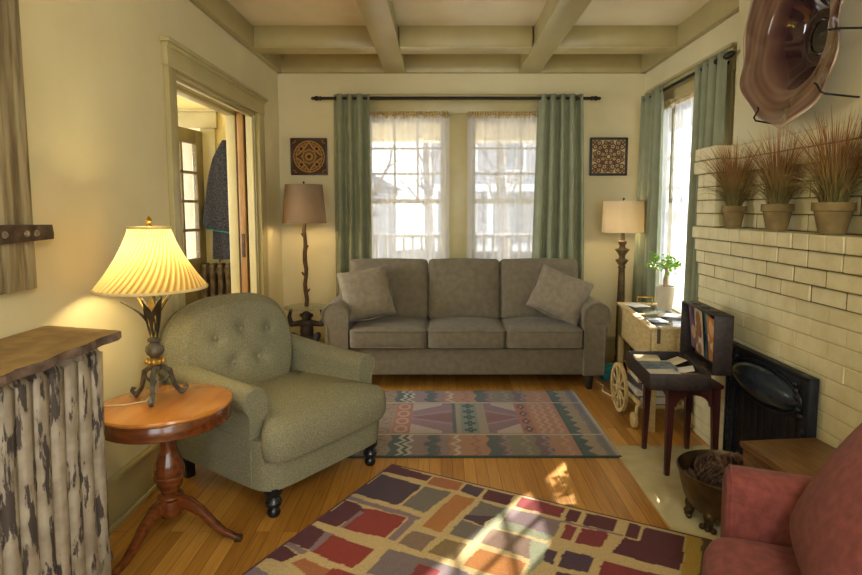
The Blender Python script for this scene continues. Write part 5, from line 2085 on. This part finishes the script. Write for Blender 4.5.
WG = (1.205, 3.46, 0)
t = thing('wooden_wagon', 'small pale wooden wagon with spoked wheels beside the sofa arm, loaded with books', 'wagon', WG)
b = MB()
b.box(0.02, 0.31, 0.0, 0.40, 0.118, 0.135, 0.003)
b.box(0.02, 0.035, 0.0, 0.40, 0.118, 0.165, 0.003)
b.box(0.295, 0.31, 0.0, 0.40, 0.118, 0.165, 0.003)
b.box(0.02, 0.31, 0.39, 0.40, 0.118, 0.20, 0.003)
b.done('bed', 'pine', t)
for x in (-0.012, 0.342):
    b = MB()
    rr = 0.162
    mt = T(x, 0.30, rr + 0.001) @ RY(90)
    b.lathe([(rr - 0.022, -0.009), (rr, -0.009), (rr, 0.009), (rr - 0.022, 0.009), (rr - 0.022, -0.009)], 48, (0, 0, 0), mt, cap=False)
    b.lathe([(0.0, -0.018), (0.026, -0.018), (0.030, 0.0), (0.026, 0.018), (0.0, 0.018)], 20, (0, 0, 0), mt)
    wh = b.done('wheel', 'pine', t)
    for k in range(10):
        a = 2 * PI * k / 10 + 0.15
        MB().tube([(0.02 * math.cos(a), 0.02 * math.sin(a), 0), ((rr - 0.015) * math.cos(a), (rr - 0.015) * math.sin(a), 0)], 0.0065, 8, mtx=mt).done('spoke', 'pine', wh)
MB().tube([(-0.01, 0.30, 0.163), (0.34, 0.30, 0.163)], 0.009, 10).done('axle', 'pine', t)
for x in (0.004, 0.325):
    MB().tube([(x + (0.012 if x < 0.1 else -0.012), 0.02, 0.135), (x, -0.003, 0.10), (x, -0.006, 0.052)], 0.011, 8).done('caster_post', 'pine', t)
    MB().lathe([(0.0, -0.012), (0.046, -0.012), (0.050, -0.006), (0.050, 0.006), (0.046, 0.012), (0.0, 0.012)], 28, (0, 0, 0), T(x - (0.014 if x < 0.1 else -0.014), -0.006, 0.051) @ RY(90)).done('caster_wheel', 'pine', t)

zb = 0.1355
for k, (w_, d_, h_, rz, col, lab) in enumerate((
        (0.235, 0.31, 0.052, 2, (92, 74, 58), 'thick brown book at the bottom of the wagon stack'),
        (0.225, 0.29, 0.040, -4, (196, 188, 170), 'white spined book second from the bottom of the wagon stack'),
        (0.215, 0.27, 0.044, 5, (70, 62, 60), 'dark grey book in the middle of the wagon stack'),
        (0.205, 0.25, 0.036, -3, (206, 190, 150), 'cream book second from the top of the wagon stack'),
        (0.19, 0.22, 0.030, 8, (186, 84, 46), 'orange red book on top of the wagon stack'))):
    mt = mat('cover_cloth', S(*col), None, 0.6, scale=12)
    t = thing('book', lab, 'book', (WG[0] + 0.142 - 0.004 * k, WG[1] + 0.175 - 0.006 * k, zb), R(rz), 'books in the wagon')
    b = MB()
    b.box(-w_ / 2, w_ / 2, -d_ / 2, d_ / 2, 0, 0.003, 0.0008)
    b.box(-w_ / 2, w_ / 2, -d_ / 2, d_ / 2, h_ - 0.0035, h_ - 0.0005, 0.0008)
    b.box(-w_ / 2, -w_ / 2 + 0.003, -d_ / 2, d_ / 2, 0, h_ - 0.0005, 0.0008)
    b.done('cover', mt, t)
    MB().box(-w_ / 2 + 0.003, w_ / 2 - 0.004, -d_ / 2 + 0.004, d_ / 2 - 0.004, 0.003, h_ - 0.0035).done('pages', 'paper', t)
    zb += h_

t = thing('storage_box', 'small teal box on the floor behind the right sofa arm', 'box', (1.345, 4.50, 0), R(8))
MB().box(-0.07, 0.07, -0.05, 0.05, 0, 0.10, 0.004).done('body', 'teal', t)
MB().box(-0.074, 0.074, -0.054, 0.054, 0.10, 0.118, 0.004).done('lid', 'teal', t)
tag(MB().tube([(1.22, 4.62, 0.004), (1.215, 4.45, 0.004), (1.245, 4.30, 0.004), (1.20, 4.17, 0.004), (1.235, 4.05, 0.004), (1.30, 4.0, 0.004)], 0.004, 6).done('power_cord', 'cord'), 'white cord lying on the floor between the sofa and the wagon', 'cord')

# ------------------------------------------------------------------ brass pot of pine cones, chest
BX, BY = 1.235, 2.385
t = thing('log_bucket', 'tarnished oval brass bucket on paw feet holding pine cones on the hearth', 'bucket', (BX, BY, 0.006))
b = MB()
prof = [(0.0, 0.045), (0.60, 0.047), (0.74, 0.062), (0.86, 0.10), (0.94, 0.16), (0.985, 0.205), (1.02, 0.217), (1.03, 0.224), (1.0, 0.228), (0.96, 0.215), (0.90, 0.15), (0.84, 0.105), (0.0, 0.098)]
b.surf(lambda u, v: (0.198 * prof[int(round(v * 12))][0] * math.cos(2 * PI * u), 0.205 * prof[int(round(v * 12))][0] * math.sin(2 * PI * u), prof[int(round(v * 12))][1] * 1.0), 56, 12, cu=True)
b.done('bowl', 'brass_old', t)
for a in (25, 155, 205, 335):
    c, s = math.cos(R(a + 12)), math.sin(R(a + 12))
    b = MB()
    px, py = 0.140 * c, 0.148 * s
    b.ball((px, py, 0.062), (0.026, 0.026, 0.034), 12)
    b.ball((px * 1.03, py * 1.03, 0.030), (0.019, 0.019, 0.026), 12)
    for k in (-1, 0, 1):
        q = R(a + 12 + k * 9)
        b.ball((0.153 * math.cos(q), 0.161 * math.sin(q), 0.013), (0.014, 0.014, 0.013), 10)
    b.done('paw_foot', 'brass_old', t)


b = MB()
core_r = lambda f: 0.026 * math.sin(PI * min(1, 0.12 + 0.86 * f)) ** 0.7
b.lathe([(max(0.001, core_r(k / 10) * 0.8), 0.085 * k / 10) for k in range(11)], 12)
for k in range(40):
    f = 0.03 + 0.94 * k / 40
    a = k * 2.39996
    r = core_r(f)
    mt = RZ(math.degrees(a)) @ T(r * 0.85, 0, 0.085 * f) @ RY(-32 + 10 * f)
    b.ball((0.010, 0, 0), (0.016, 0.0125, 0.0042), 10, mt)
cone_mesh = b.done('pine_cone', 'cone', sharp=50)
rnd = random.Random(12)
spots = []
for k in range(7):
    a = 2 * PI * k / 7
    spots.append((0.112 * math.cos(a), 0.118 * math.sin(a), 0.138))
spots += [(0, 0, 0.146), (-0.085, -0.045, 0.206), (0.03, -0.085, 0.208), (-0.06, 0.065, 0.206), (0.06, 0.07, 0.206), (0.10, -0.02, 0.206), (0.0, 0.0, 0.232)]
for k, (x, y, z) in enumerate(spots):
    o = cone_mesh if k == 0 else cone_mesh.copy()
    if k:
        C.objects.link(o)
    rot = Matrix.Rotation(rnd.uniform(0, 2 * PI), 4, 'Z') @ Matrix.Rotation(rnd.uniform(1.1, 1.75), 4, 'X') @ Matrix.Rotation(rnd.uniform(0, 6), 4, 'Z')
    o.matrix_world = Matrix.Translation((BX + x, BY + y, 0.014 + z)) @ rot @ Matrix.Scale(1.22, 4) @ T(0, 0, -0.042)
    tag(o, 'brown pine cone heaped in the brass bucket', 'pine cone', 'pine cones in the brass bucket')

t = thing('wooden_chest', 'low walnut chest between the rose armchair and the fireplace', 'chest', (1.325, 1.985, 0.006), R(6))
MB().box(-0.148, 0.148, -0.165, 0.165, 0.03, 0.432, 0.004).done('body', 'chest_wood', t)
MB().box(-0.158, 0.158, -0.175, 0.175, 0.432, 0.456, 0.005).done('lid', 'chest_wood', t)
MB().box(-0.154, 0.154, -0.17, 0.17, 0.0, 0.03, 0.004).done('plinth', 'chest_wood', t)
for z in (0.24, 0.06):
    dr = MB().box(-0.156, -0.146, -0.145, 0.145, z, z + 0.165, 0.003).done('drawer', 'chest_wood', t)
    for y in (-0.08, 0.08):
        MB().lathe([(0.006, 0), (0.006, 0.010), (0.012, 0.016), (0.010, 0.024), (0.0, 0.026)], 12, (0, 0, 0), T(-0.156, y, z + 0.09) @ RY(-90)).done('knob', 'brass_old', dr)

# ------------------------------------------------------------------ rugs
PAL = dict(mr=(84, 30, 40), pu=(70, 48, 64), gr=(110, 102, 94), ob=(160, 98, 56), og=(168, 110, 52), rd=(124, 42, 44), ro=(138, 46, 34),
           lg=(142, 146, 120), mv=(128, 108, 112), br=(128, 104, 88), bo=(128, 106, 68), mg=(116, 102, 104), go=(176, 146, 62), db=(88, 70, 48))
CELLS = [
    ('mr', [(0.01, 0.012), (0.258, 0.025), (0.255, 0.083), (0.012, 0.102)]),
    ('pu', [(0.012, 0.13), (0.254, 0.133), (0.252, 0.347), (0.012, 0.356)]),
    ('gr', [(0.272, 0.136), (0.411, 0.134), (0.392, 0.355), (0.265, 0.339)]),
    ('ob', [(0.267, 0.025), (0.425, 0.025), (0.434, 0.111), (0.271, 0.112)]),
    ('og', [(0.434, 0.144), (0.537, 0.135), (0.525, 0.453), (0.433, 0.456)]),
    ('pu', [(0.445, 0.025), (0.546, 0.025), (0.544, 0.116), (0.447, 0.104)]),
    ('mr', [(0.558, 0.025), (0.689, 0.025), (0.697, 0.123), (0.566, 0.121)]),
    ('rd', [(0.724, 0.025), (0.932, 0.025), (0.932, 0.116), (0.73, 0.12)]),
    ('gr', [(0.566, 0.142), (0.693, 0.154), (0.685, 0.233), (0.565, 0.279)]),
    ('gr', [(0.562, 0.325), (0.669, 0.335), (0.662, 0.451), (0.559, 0.452)]),
    ('lg', [(0.689, 0.142), (0.714, 0.143), (0.708, 0.428), (0.665, 0.457), (0.669, 0.335)]),
    ('pu', [(0.558, 0.318), (0.565, 0.279), (0.685, 0.233), (0.656, 0.305), (0.669, 0.335), (0.601, 0.314)]),
    ('mv', [(0.714, 0.143), (0.939, 0.14), (0.955, 0.266), (0.721, 0.252)]),
    ('lg', [(0.721, 0.252), (0.955, 0.266), (0.933, 0.311), (0.711, 0.322)]),
    ('br', [(0.706, 0.334), (0.922, 0.333), (0.904, 0.46), (0.702, 0.455)]),
    ('br', [(0.409, 0.503), (0.52, 0.49), (0.514, 0.611), (0.403, 0.609)]),
    ('bo', [(0.558, 0.488), (0.656, 0.479), (0.656, 0.602), (0.541, 0.601)]),
    ('og', [(0.708, 0.491), (0.905, 0.489), (0.907, 0.586), (0.838, 0.621), (0.698, 0.617)]),
    ('mg', [(0.40, 0.658), (0.623, 0.634), (0.771, 0.656), (0.70, 0.823), (0.40, 0.823)]),
    ('rd', [(0.555, 0.684), (0.646, 0.679), (0.645, 0.76), (0.551, 0.776)]),
    ('ro', [(0.111, 0.448), (0.197, 0.424), (0.34, 0.421), (0.34, 0.597), (0.142, 0.616)]),
    ('mr', [(0.013, 0.426), (0.096, 0.426), (0.138, 0.455), (0.114, 0.62), (0.008, 0.629)]),
    ('mv', [(0.121, 0.464), (0.144, 0.472), (0.143, 0.614), (0.122, 0.616)]),
    ('mv', [(0.01, 0.385), (0.27, 0.38), (0.40, 0.395), (0.40, 0.42), (0.20, 0.415), (0.01, 0.415)]),
    ('mv', [(0.35, 0.40), (0.385, 0.40), (0.385, 0.60), (0.35, 0.60)]),
    ('mr', [(0.008, 0.663), (0.1, 0.671), (0.113, 0.805), (0.008, 0.801)]),
    ('ro', [(0.139, 0.673), (0.351, 0.683), (0.338, 0.823), (0.137, 0.809)]),
    ('mr', [(0.008, 0.829), (0.1, 0.85), (0.075, 0.916), (0.008, 0.922)]),
    ('ob', [(0.135, 0.855), (0.329, 0.863), (0.319, 0.915), (0.231, 0.933), (0.111, 0.90)]),
    ('mv', [(0.01, 0.985), (0.095, 0.991), (0.09, 1.059), (0.01, 1.05)]),
    ('mv', [(0.008, 0.801), (0.118, 0.811), (0.114, 0.843), (0.008, 0.824)]),
    ('mv', [(0.1, 0.671), (0.139, 0.673), (0.137, 0.809), (0.113, 0.805)]),
    ('mr', [(0.951, 0.025), (1.006, 0.025), (1.01, 0.122), (0.958, 0.13)]),
    ('mr', [(1.029, 0.025), (1.161, 0.025), (1.16, 0.127), (1.035, 0.128)]),
    ('rd', [(0.965, 0.155), (1.015, 0.157), (1.02, 0.267), (0.979, 0.271)]),
    ('rd', [(1.036, 0.155), (1.142, 0.145), (1.138, 0.27), (1.036, 0.275)]),
    ('mv', [(0.94, 0.132), (1.20, 0.130), (1.20, 0.144), (0.94, 0.150)]),
    ('pu', [(1.019, 0.34), (1.13, 0.344), (1.131, 0.451), (1.02, 0.459)]),
    ('mr', [(1.21, 0.025), (1.26, 0.025), (1.257, 0.136), (1.208, 0.137)]),
    ('mr', [(1.275, 0.025), (1.431, 0.025), (1.43, 0.276), (1.184, 0.278), (1.205, 0.146), (1.246, 0.151), (1.268, 0.143)]),
    ('rd', [(1.166, 0.347), (1.42, 0.33), (1.41, 0.46), (1.167, 0.459)]),
    ('go', [(1.435, 0.01), (1.495, 0.01), (1.49, 1.8), (1.437, 1.8)]),
    ('db', [(1.495, 0.0), (1.54, 0.0), (1.54, 1.8), (1.49, 1.8)]),
    ('pu', [(0.955, 0.364), (0.997, 0.366), (0.998, 0.456), (0.959, 0.447)]),
    ('lg', [(0.875, 0.332), (0.944, 0.331), (0.955, 0.364), (0.959, 0.447), (0.934, 0.56)]),
    ('mr', [(1.019, 0.488), (1.13, 0.479), (1.13, 0.60), (1.023, 0.60)]),
]
rnd = random.Random(31)
us = [0.012, 0.12, 0.26, 0.41, 0.545, 0.68, 0.80, 0.93, 1.02, 1.15, 1.28, 1.42]
vs_ = [1.08, 1.22, 1.36, 1.50, 1.62, 1.74]
for i in range(len(us) - 1):
    for j in range(len(vs_) - 1):
        k = rnd.choice(['mr', 'rd', 'pu', 'gr', 'og', 'ob', 'br', 'ro', 'mv'])
        CELLS.append((k, [(us[i] + 0.012, vs_[j] + 0.012), (us[i + 1] - 0.012, vs_[j] + 0.014), (us[i + 1] - 0.012, vs_[j + 1] - 0.012), (us[i] + 0.012, vs_[j + 1] - 0.012)]))
for i in range(6, 11):
    for j, (va, vb) in enumerate(((0.64, 0.82), (0.83, 1.06))):
        if i == 6 and j == 0:
            continue
        k = rnd.choice(['mr', 'rd', 'pu', 'gr', 'og', 'ro'])
        CELLS.append((k, [(us[i] + 0.012, va + 0.012), (us[i + 1] - 0.012, va + 0.014), (us[i + 1] - 0.012, vb - 0.012), (us[i] + 0.012, vb - 0.012)]))
for i in range(2, 6):
    k = rnd.choice(['mr', 'rd', 'pu', 'gr', 'og', 'ro'])
    CELLS.append((k, [(us[i] + 0.012, 0.85), (us[i + 1] - 0.012, 0.85), (us[i + 1] - 0.012, 1.06), (us[i] + 0.012, 1.06)]))


def inside(poly, x, y):
    r = np.zeros(len(x), dtype=bool)
    n = len(poly)
    for i in range(n):
        xa, ya = poly[i]
        xb, yb = poly[(i + 1) % n]
        cross = ((ya > y) != (yb > y))
        with np.errstate(divide='ignore', invalid='ignore'):
            xi = (xb - xa) * (y - ya) / (yb - ya + 1e-12) + xa
        r ^= cross & (x < xi)
    return r


def rug_near(x, y, z):
    u = x + 0.003 * np.sin(19 * y + 2) + 0.0015 * np.sin(43 * y)
    v = -y + 0.003 * np.sin(17 * x + 1) + 0.0015 * np.sin(47 * x)
    c = np.zeros((len(x), 3)) + np.array([192, 168, 118])
    for k, poly in CELLS:
        c[inside(poly, u, v)] = PAL[k]
    c[(z < 0.009)] = (66, 40, 40)
    c[(-y < 0.012) | (x < 0.008)] = (84, 40, 44)
    return c


t = slab_grid('area_rug', 0, 1.53, -1.76, 0, 0.0, 0.012, 250, 290, 'rug', loc=(-0.258, 2.921, 0.0), rot=(0, 0, math.atan2(-0.457, 0.889)), sharp=60)
paint(t, rug_near)
tag(t, 'red, purple and gold patchwork rug on the oak floor in the foreground', 'rug')


def rug_far(x, y, z):
    n = len(x)
    c = np.zeros((n, 3)) + np.array([150, 128, 106])
    tri = lambda q: np.abs((q % 1.0) - 0.5) * 2
    teal, tan, mauve, salm, olive, purp, white, blue, maro = (np.array(k) for k in ((62, 84, 84), (158, 136, 110), (146, 122, 122), (182, 128, 98), (128, 120, 100), (112, 84, 98), (206, 196, 176), (112, 118, 130), (112, 62, 66)))
    nearr, mid, farr = (y < 3.315), (y >= 3.345) & (y < 3.875), (y >= 3.90)
    zz = 0.035 * tri(y / 0.085)
    for row, sgn in ((nearr, 1), (farr, -1)):
        xs = x - 0.012 * sgn + 0.010 * np.sin(40 * y)
        for a, b_, col in ((-0.9, -0.307, tan), (-0.307, -0.196, teal), (-0.196, -0.10, mauve), (-0.10, -0.028, teal), (-0.028, 0.036, mauve), (0.036, 0.258, salm), (0.258, 0.327, teal), (0.327, 0.371, purp), (0.371, 0.536, olive), (0.536, 0.616, purp), (0.616, 0.794, salm)):
            c[row & (xs >= a) & (xs < b_)] = col
        for x0_, col in ((-0.262, white), (-0.215, white), (-0.12, mauve), (0.06, white), (0.17, (160, 104, 84)), (0.345, (150, 128, 128)), (0.46, (150, 142, 120)), (0.58, (150, 128, 128)), (0.69, (200, 152, 122)), (-0.05, (104, 84, 92))):
            c[row & (np.abs(xs - x0_ - zz) < 0.011)] = col
    for a, b_, col in ((-0.9, -0.298, tan), (-0.298, -0.19, (172, 108, 84)), (-0.19, 0.075, (140, 108, 120)), (0.075, 0.095, teal), (0.095, 0.127, (158, 144, 124)), (0.127, 0.237, (116, 136, 124)), (0.237, 0.29, (160, 146, 126)), (0.29, 0.495, (132, 100, 116)), (0.495, 0.583, (170, 102, 84)), (0.583, 0.80, salm)):
        c[mid & (x >= a) & (x < b_)] = col
    yc = 3.61
    dy = np.abs(y - yc)
    # stepped triangles in the two plum blocks
    for a, b_, sg in ((-0.19, 0.075, 1), (0.29, 0.495, -1)):
        f = (x - a) / (b_ - a)
        f = f if sg > 0 else 1 - f
        blk = mid & (x >= a) & (x < b_)
        c[blk & (dy < 0.085 * f)] = maro + 20
        c[blk & (dy > 0.27 - 0.16 * (1 - f)) & (f < 0.75)] = (192, 172, 160)
        c[blk & (np.abs(dy - 0.10 * f - 0.02) < 0.008)] = (172, 132, 140)
    cr = mid & (x > 0.135) & (x < 0.229)
    ph = (y - 3.345) / 0.106
    fy = (ph % 1.0) - 0.5
    fx = (x - 0.182) / 0.047
    c[cr & (((np.abs(fx) < 0.28) & (np.abs(fy) < 0.42)) | ((np.abs(fy) < 0.16) & (np.abs(fx) < 0.8))) & ~((np.abs(fx) < 0.1) & (np.abs(fy) < 0.08))] = (36, 62, 62)
    md = mid & (x > -0.29) & (x < -0.2)
    fy2 = ((y - 3.345) / 0.132) % 1.0 - 0.5
    rr = np.hypot((x + 0.245) / 0.04, fy2 / 0.42)
    c[md & (np.abs(rr - 0.85) < 0.2)] = (204, 158, 130)
    di = mid & (x > 0.50) & (x < 0.58)
    rr = np.abs((x - 0.54) / 0.03) + np.abs(fy2 / 0.40)
    c[di & (rr < 1)] = (70, 62, 66)
    c[di & (rr < 0.4)] = (196, 150, 126)
    for x0_ in (0.61, 0.66, 0.72):
        c[mid & (np.abs(x - x0_ - zz * 0.8) < 0.010)] = (206, 160, 132)
    # right border in long bands
    c[(x >= 0.785)] = (168, 146, 120)
    c[(x >= 0.785) & (x < 0.82 + 0.04 * tri(y / 0.095))] = (58, 88, 86)
    c[(x >= 0.775) & (x < 0.785)] = (52, 76, 76)
    c[(x >= 0.915) & (x < 0.955)] = blue
    c[(x >= 0.905) & (x < 0.915 + 0.012 * np.sin(30 * y))] = (136, 124, 124)
    c[(x >= 0.965)] = (196, 190, 182)
    # mottled left field
    lf = (x < -0.31)
    c[lf & (np.sin(70 * x + 5 * np.sin(33 * y)) * np.sin(61 * y + 3 * np.sin(20 * x)) > 0.3)] = (134, 106, 90)
    c[((y >= 3.315) & (y < 3.332)) | ((y >= 3.882) & (y < 3.898))] = (198, 184, 160)
    c = c * 0.72 + np.array([112, 102, 92]) * 0.22
    c[(y < 3.035) | (z < 0.006)] = (46, 60, 58)
    return c


t = slab_grid('area_rug', -0.855, 0.985, 3.018, 4.155, 0.0, 0.009, 330, 200, 'rug', sharp=60)
paint(t, rug_far)
tag(t, 'muted teal and salmon banded rug in front of the sofa', 'rug')

# ------------------------------------------------------------------ hall: coat and radiator
t = thing('hanging_coat', 'dark speckled coat hanging on the hall wall beyond the opening', 'coat', (-1.885, 5.09, 0.90))
b = MB()
stp = [(0.25, 0.19, 0.075), (0.30, 0.215, 0.08), (0.42, 0.20, 0.085), (0.58, 0.175, 0.085), (0.74, 0.145, 0.085), (0.88, 0.105, 0.08), (0.97, 0.06, 0.06), (1.02, 0.034, 0.045), (1.045, 0.022, 0.03)]
def coatf(u, v):
    i = v * (len(stp) - 1)
    k = min(int(i), len(stp) - 2)
    f = i - k
    z, w_, d_ = [stp[k][q] * (1 - f) + stp[k + 1][q] * f for q in range(3)]
    a = 2 * PI * u
    fo = 1 + 0.07 * math.sin(9 * a + 2 * v) * (1 - v)
    y = d_ * math.sin(a) * fo
    return (w_ * math.cos(a) * fo, min(y, 0.095), z - 0.03 * math.cos(a) * (1 - v))
g = b.surf(coatf, 56, 24, cu=True)
b.bm.faces.new([r[0] for r in g])
b.bm.faces.new([r[-1] for r in g])
b.done('coat_body', 'coat', t, sharp=80)
MB().tube([(0.192 * math.cos(2 * PI * q / 40) * (1 + 0.07 * math.sin(9 * 2 * PI * q / 40)), min(0.095, 0.076 * math.sin(2 * PI * q / 40)), 0.25 - 0.03 * math.cos(2 * PI * q / 40)) for q in range(40)], 0.006, 6, True).done('hem', 'teal', t)
b = MB()
def under(u, v):
    a = 2 * PI * u
    fo = 1 + 0.12 * math.sin(7 * a)
    return (0.02 + (0.155 - 0.01 * v) * math.cos(a) * fo, min(0.09, 0.06 * math.sin(a) * fo), 0.008 + 0.26 * v)
g = b.surf(under, 56, 6, cu=True)
b.bm.faces.new([r[0] for r in g])
b.done('lower_coat', 'coat', t, sharp=80)
MB().tube([(0, 0.11, 1.05), (0, 0.03, 1.04), (0, 0.0, 1.02)], 0.006, 8).done('hook', 'rod', t)

t = thing('radiator', 'brown iron radiator in the hall under the dark coat', 'radiator', (-1.88, 5.09, 0))
prof = []
for cx, cz, a0 in ((0.035, 0.84, 0), (-0.035, 0.84, 90)):
    for q in range(5):
        a = R(a0 + q * 22.5)
        prof.append((cx + 0.03 * math.cos(a), cz + 0.03 * math.sin(a)))
prof += [(-0.06, 0.08), (0.06, 0.08)]
b = MB()
b.prism(prof, 'x', -0.022, 0.022, 0.015, 3)
for z in (0.14, 0.80):
    b.lathe([(0.032, -0.036), (0.032, 0.036)], 12, (0, 0, 0), T(0, 0, z) @ RY(90))
sec = b.done('section', 'old_iron', t, loc=(-0.21, 0, 0))
for k in range(1, 7):
    c = sec.copy()
    C.objects.link(c)
    c.location = (-0.21 + k * 0.07, 0, 0)
    c.parent = t
for k in (0, 6):
    MB().box(-0.02, 0.02, -0.05, 0.05, 0, 0.10, 0.006).done('foot', 'old_iron', t, loc=(-0.21 + k * 0.07, 0, 0))
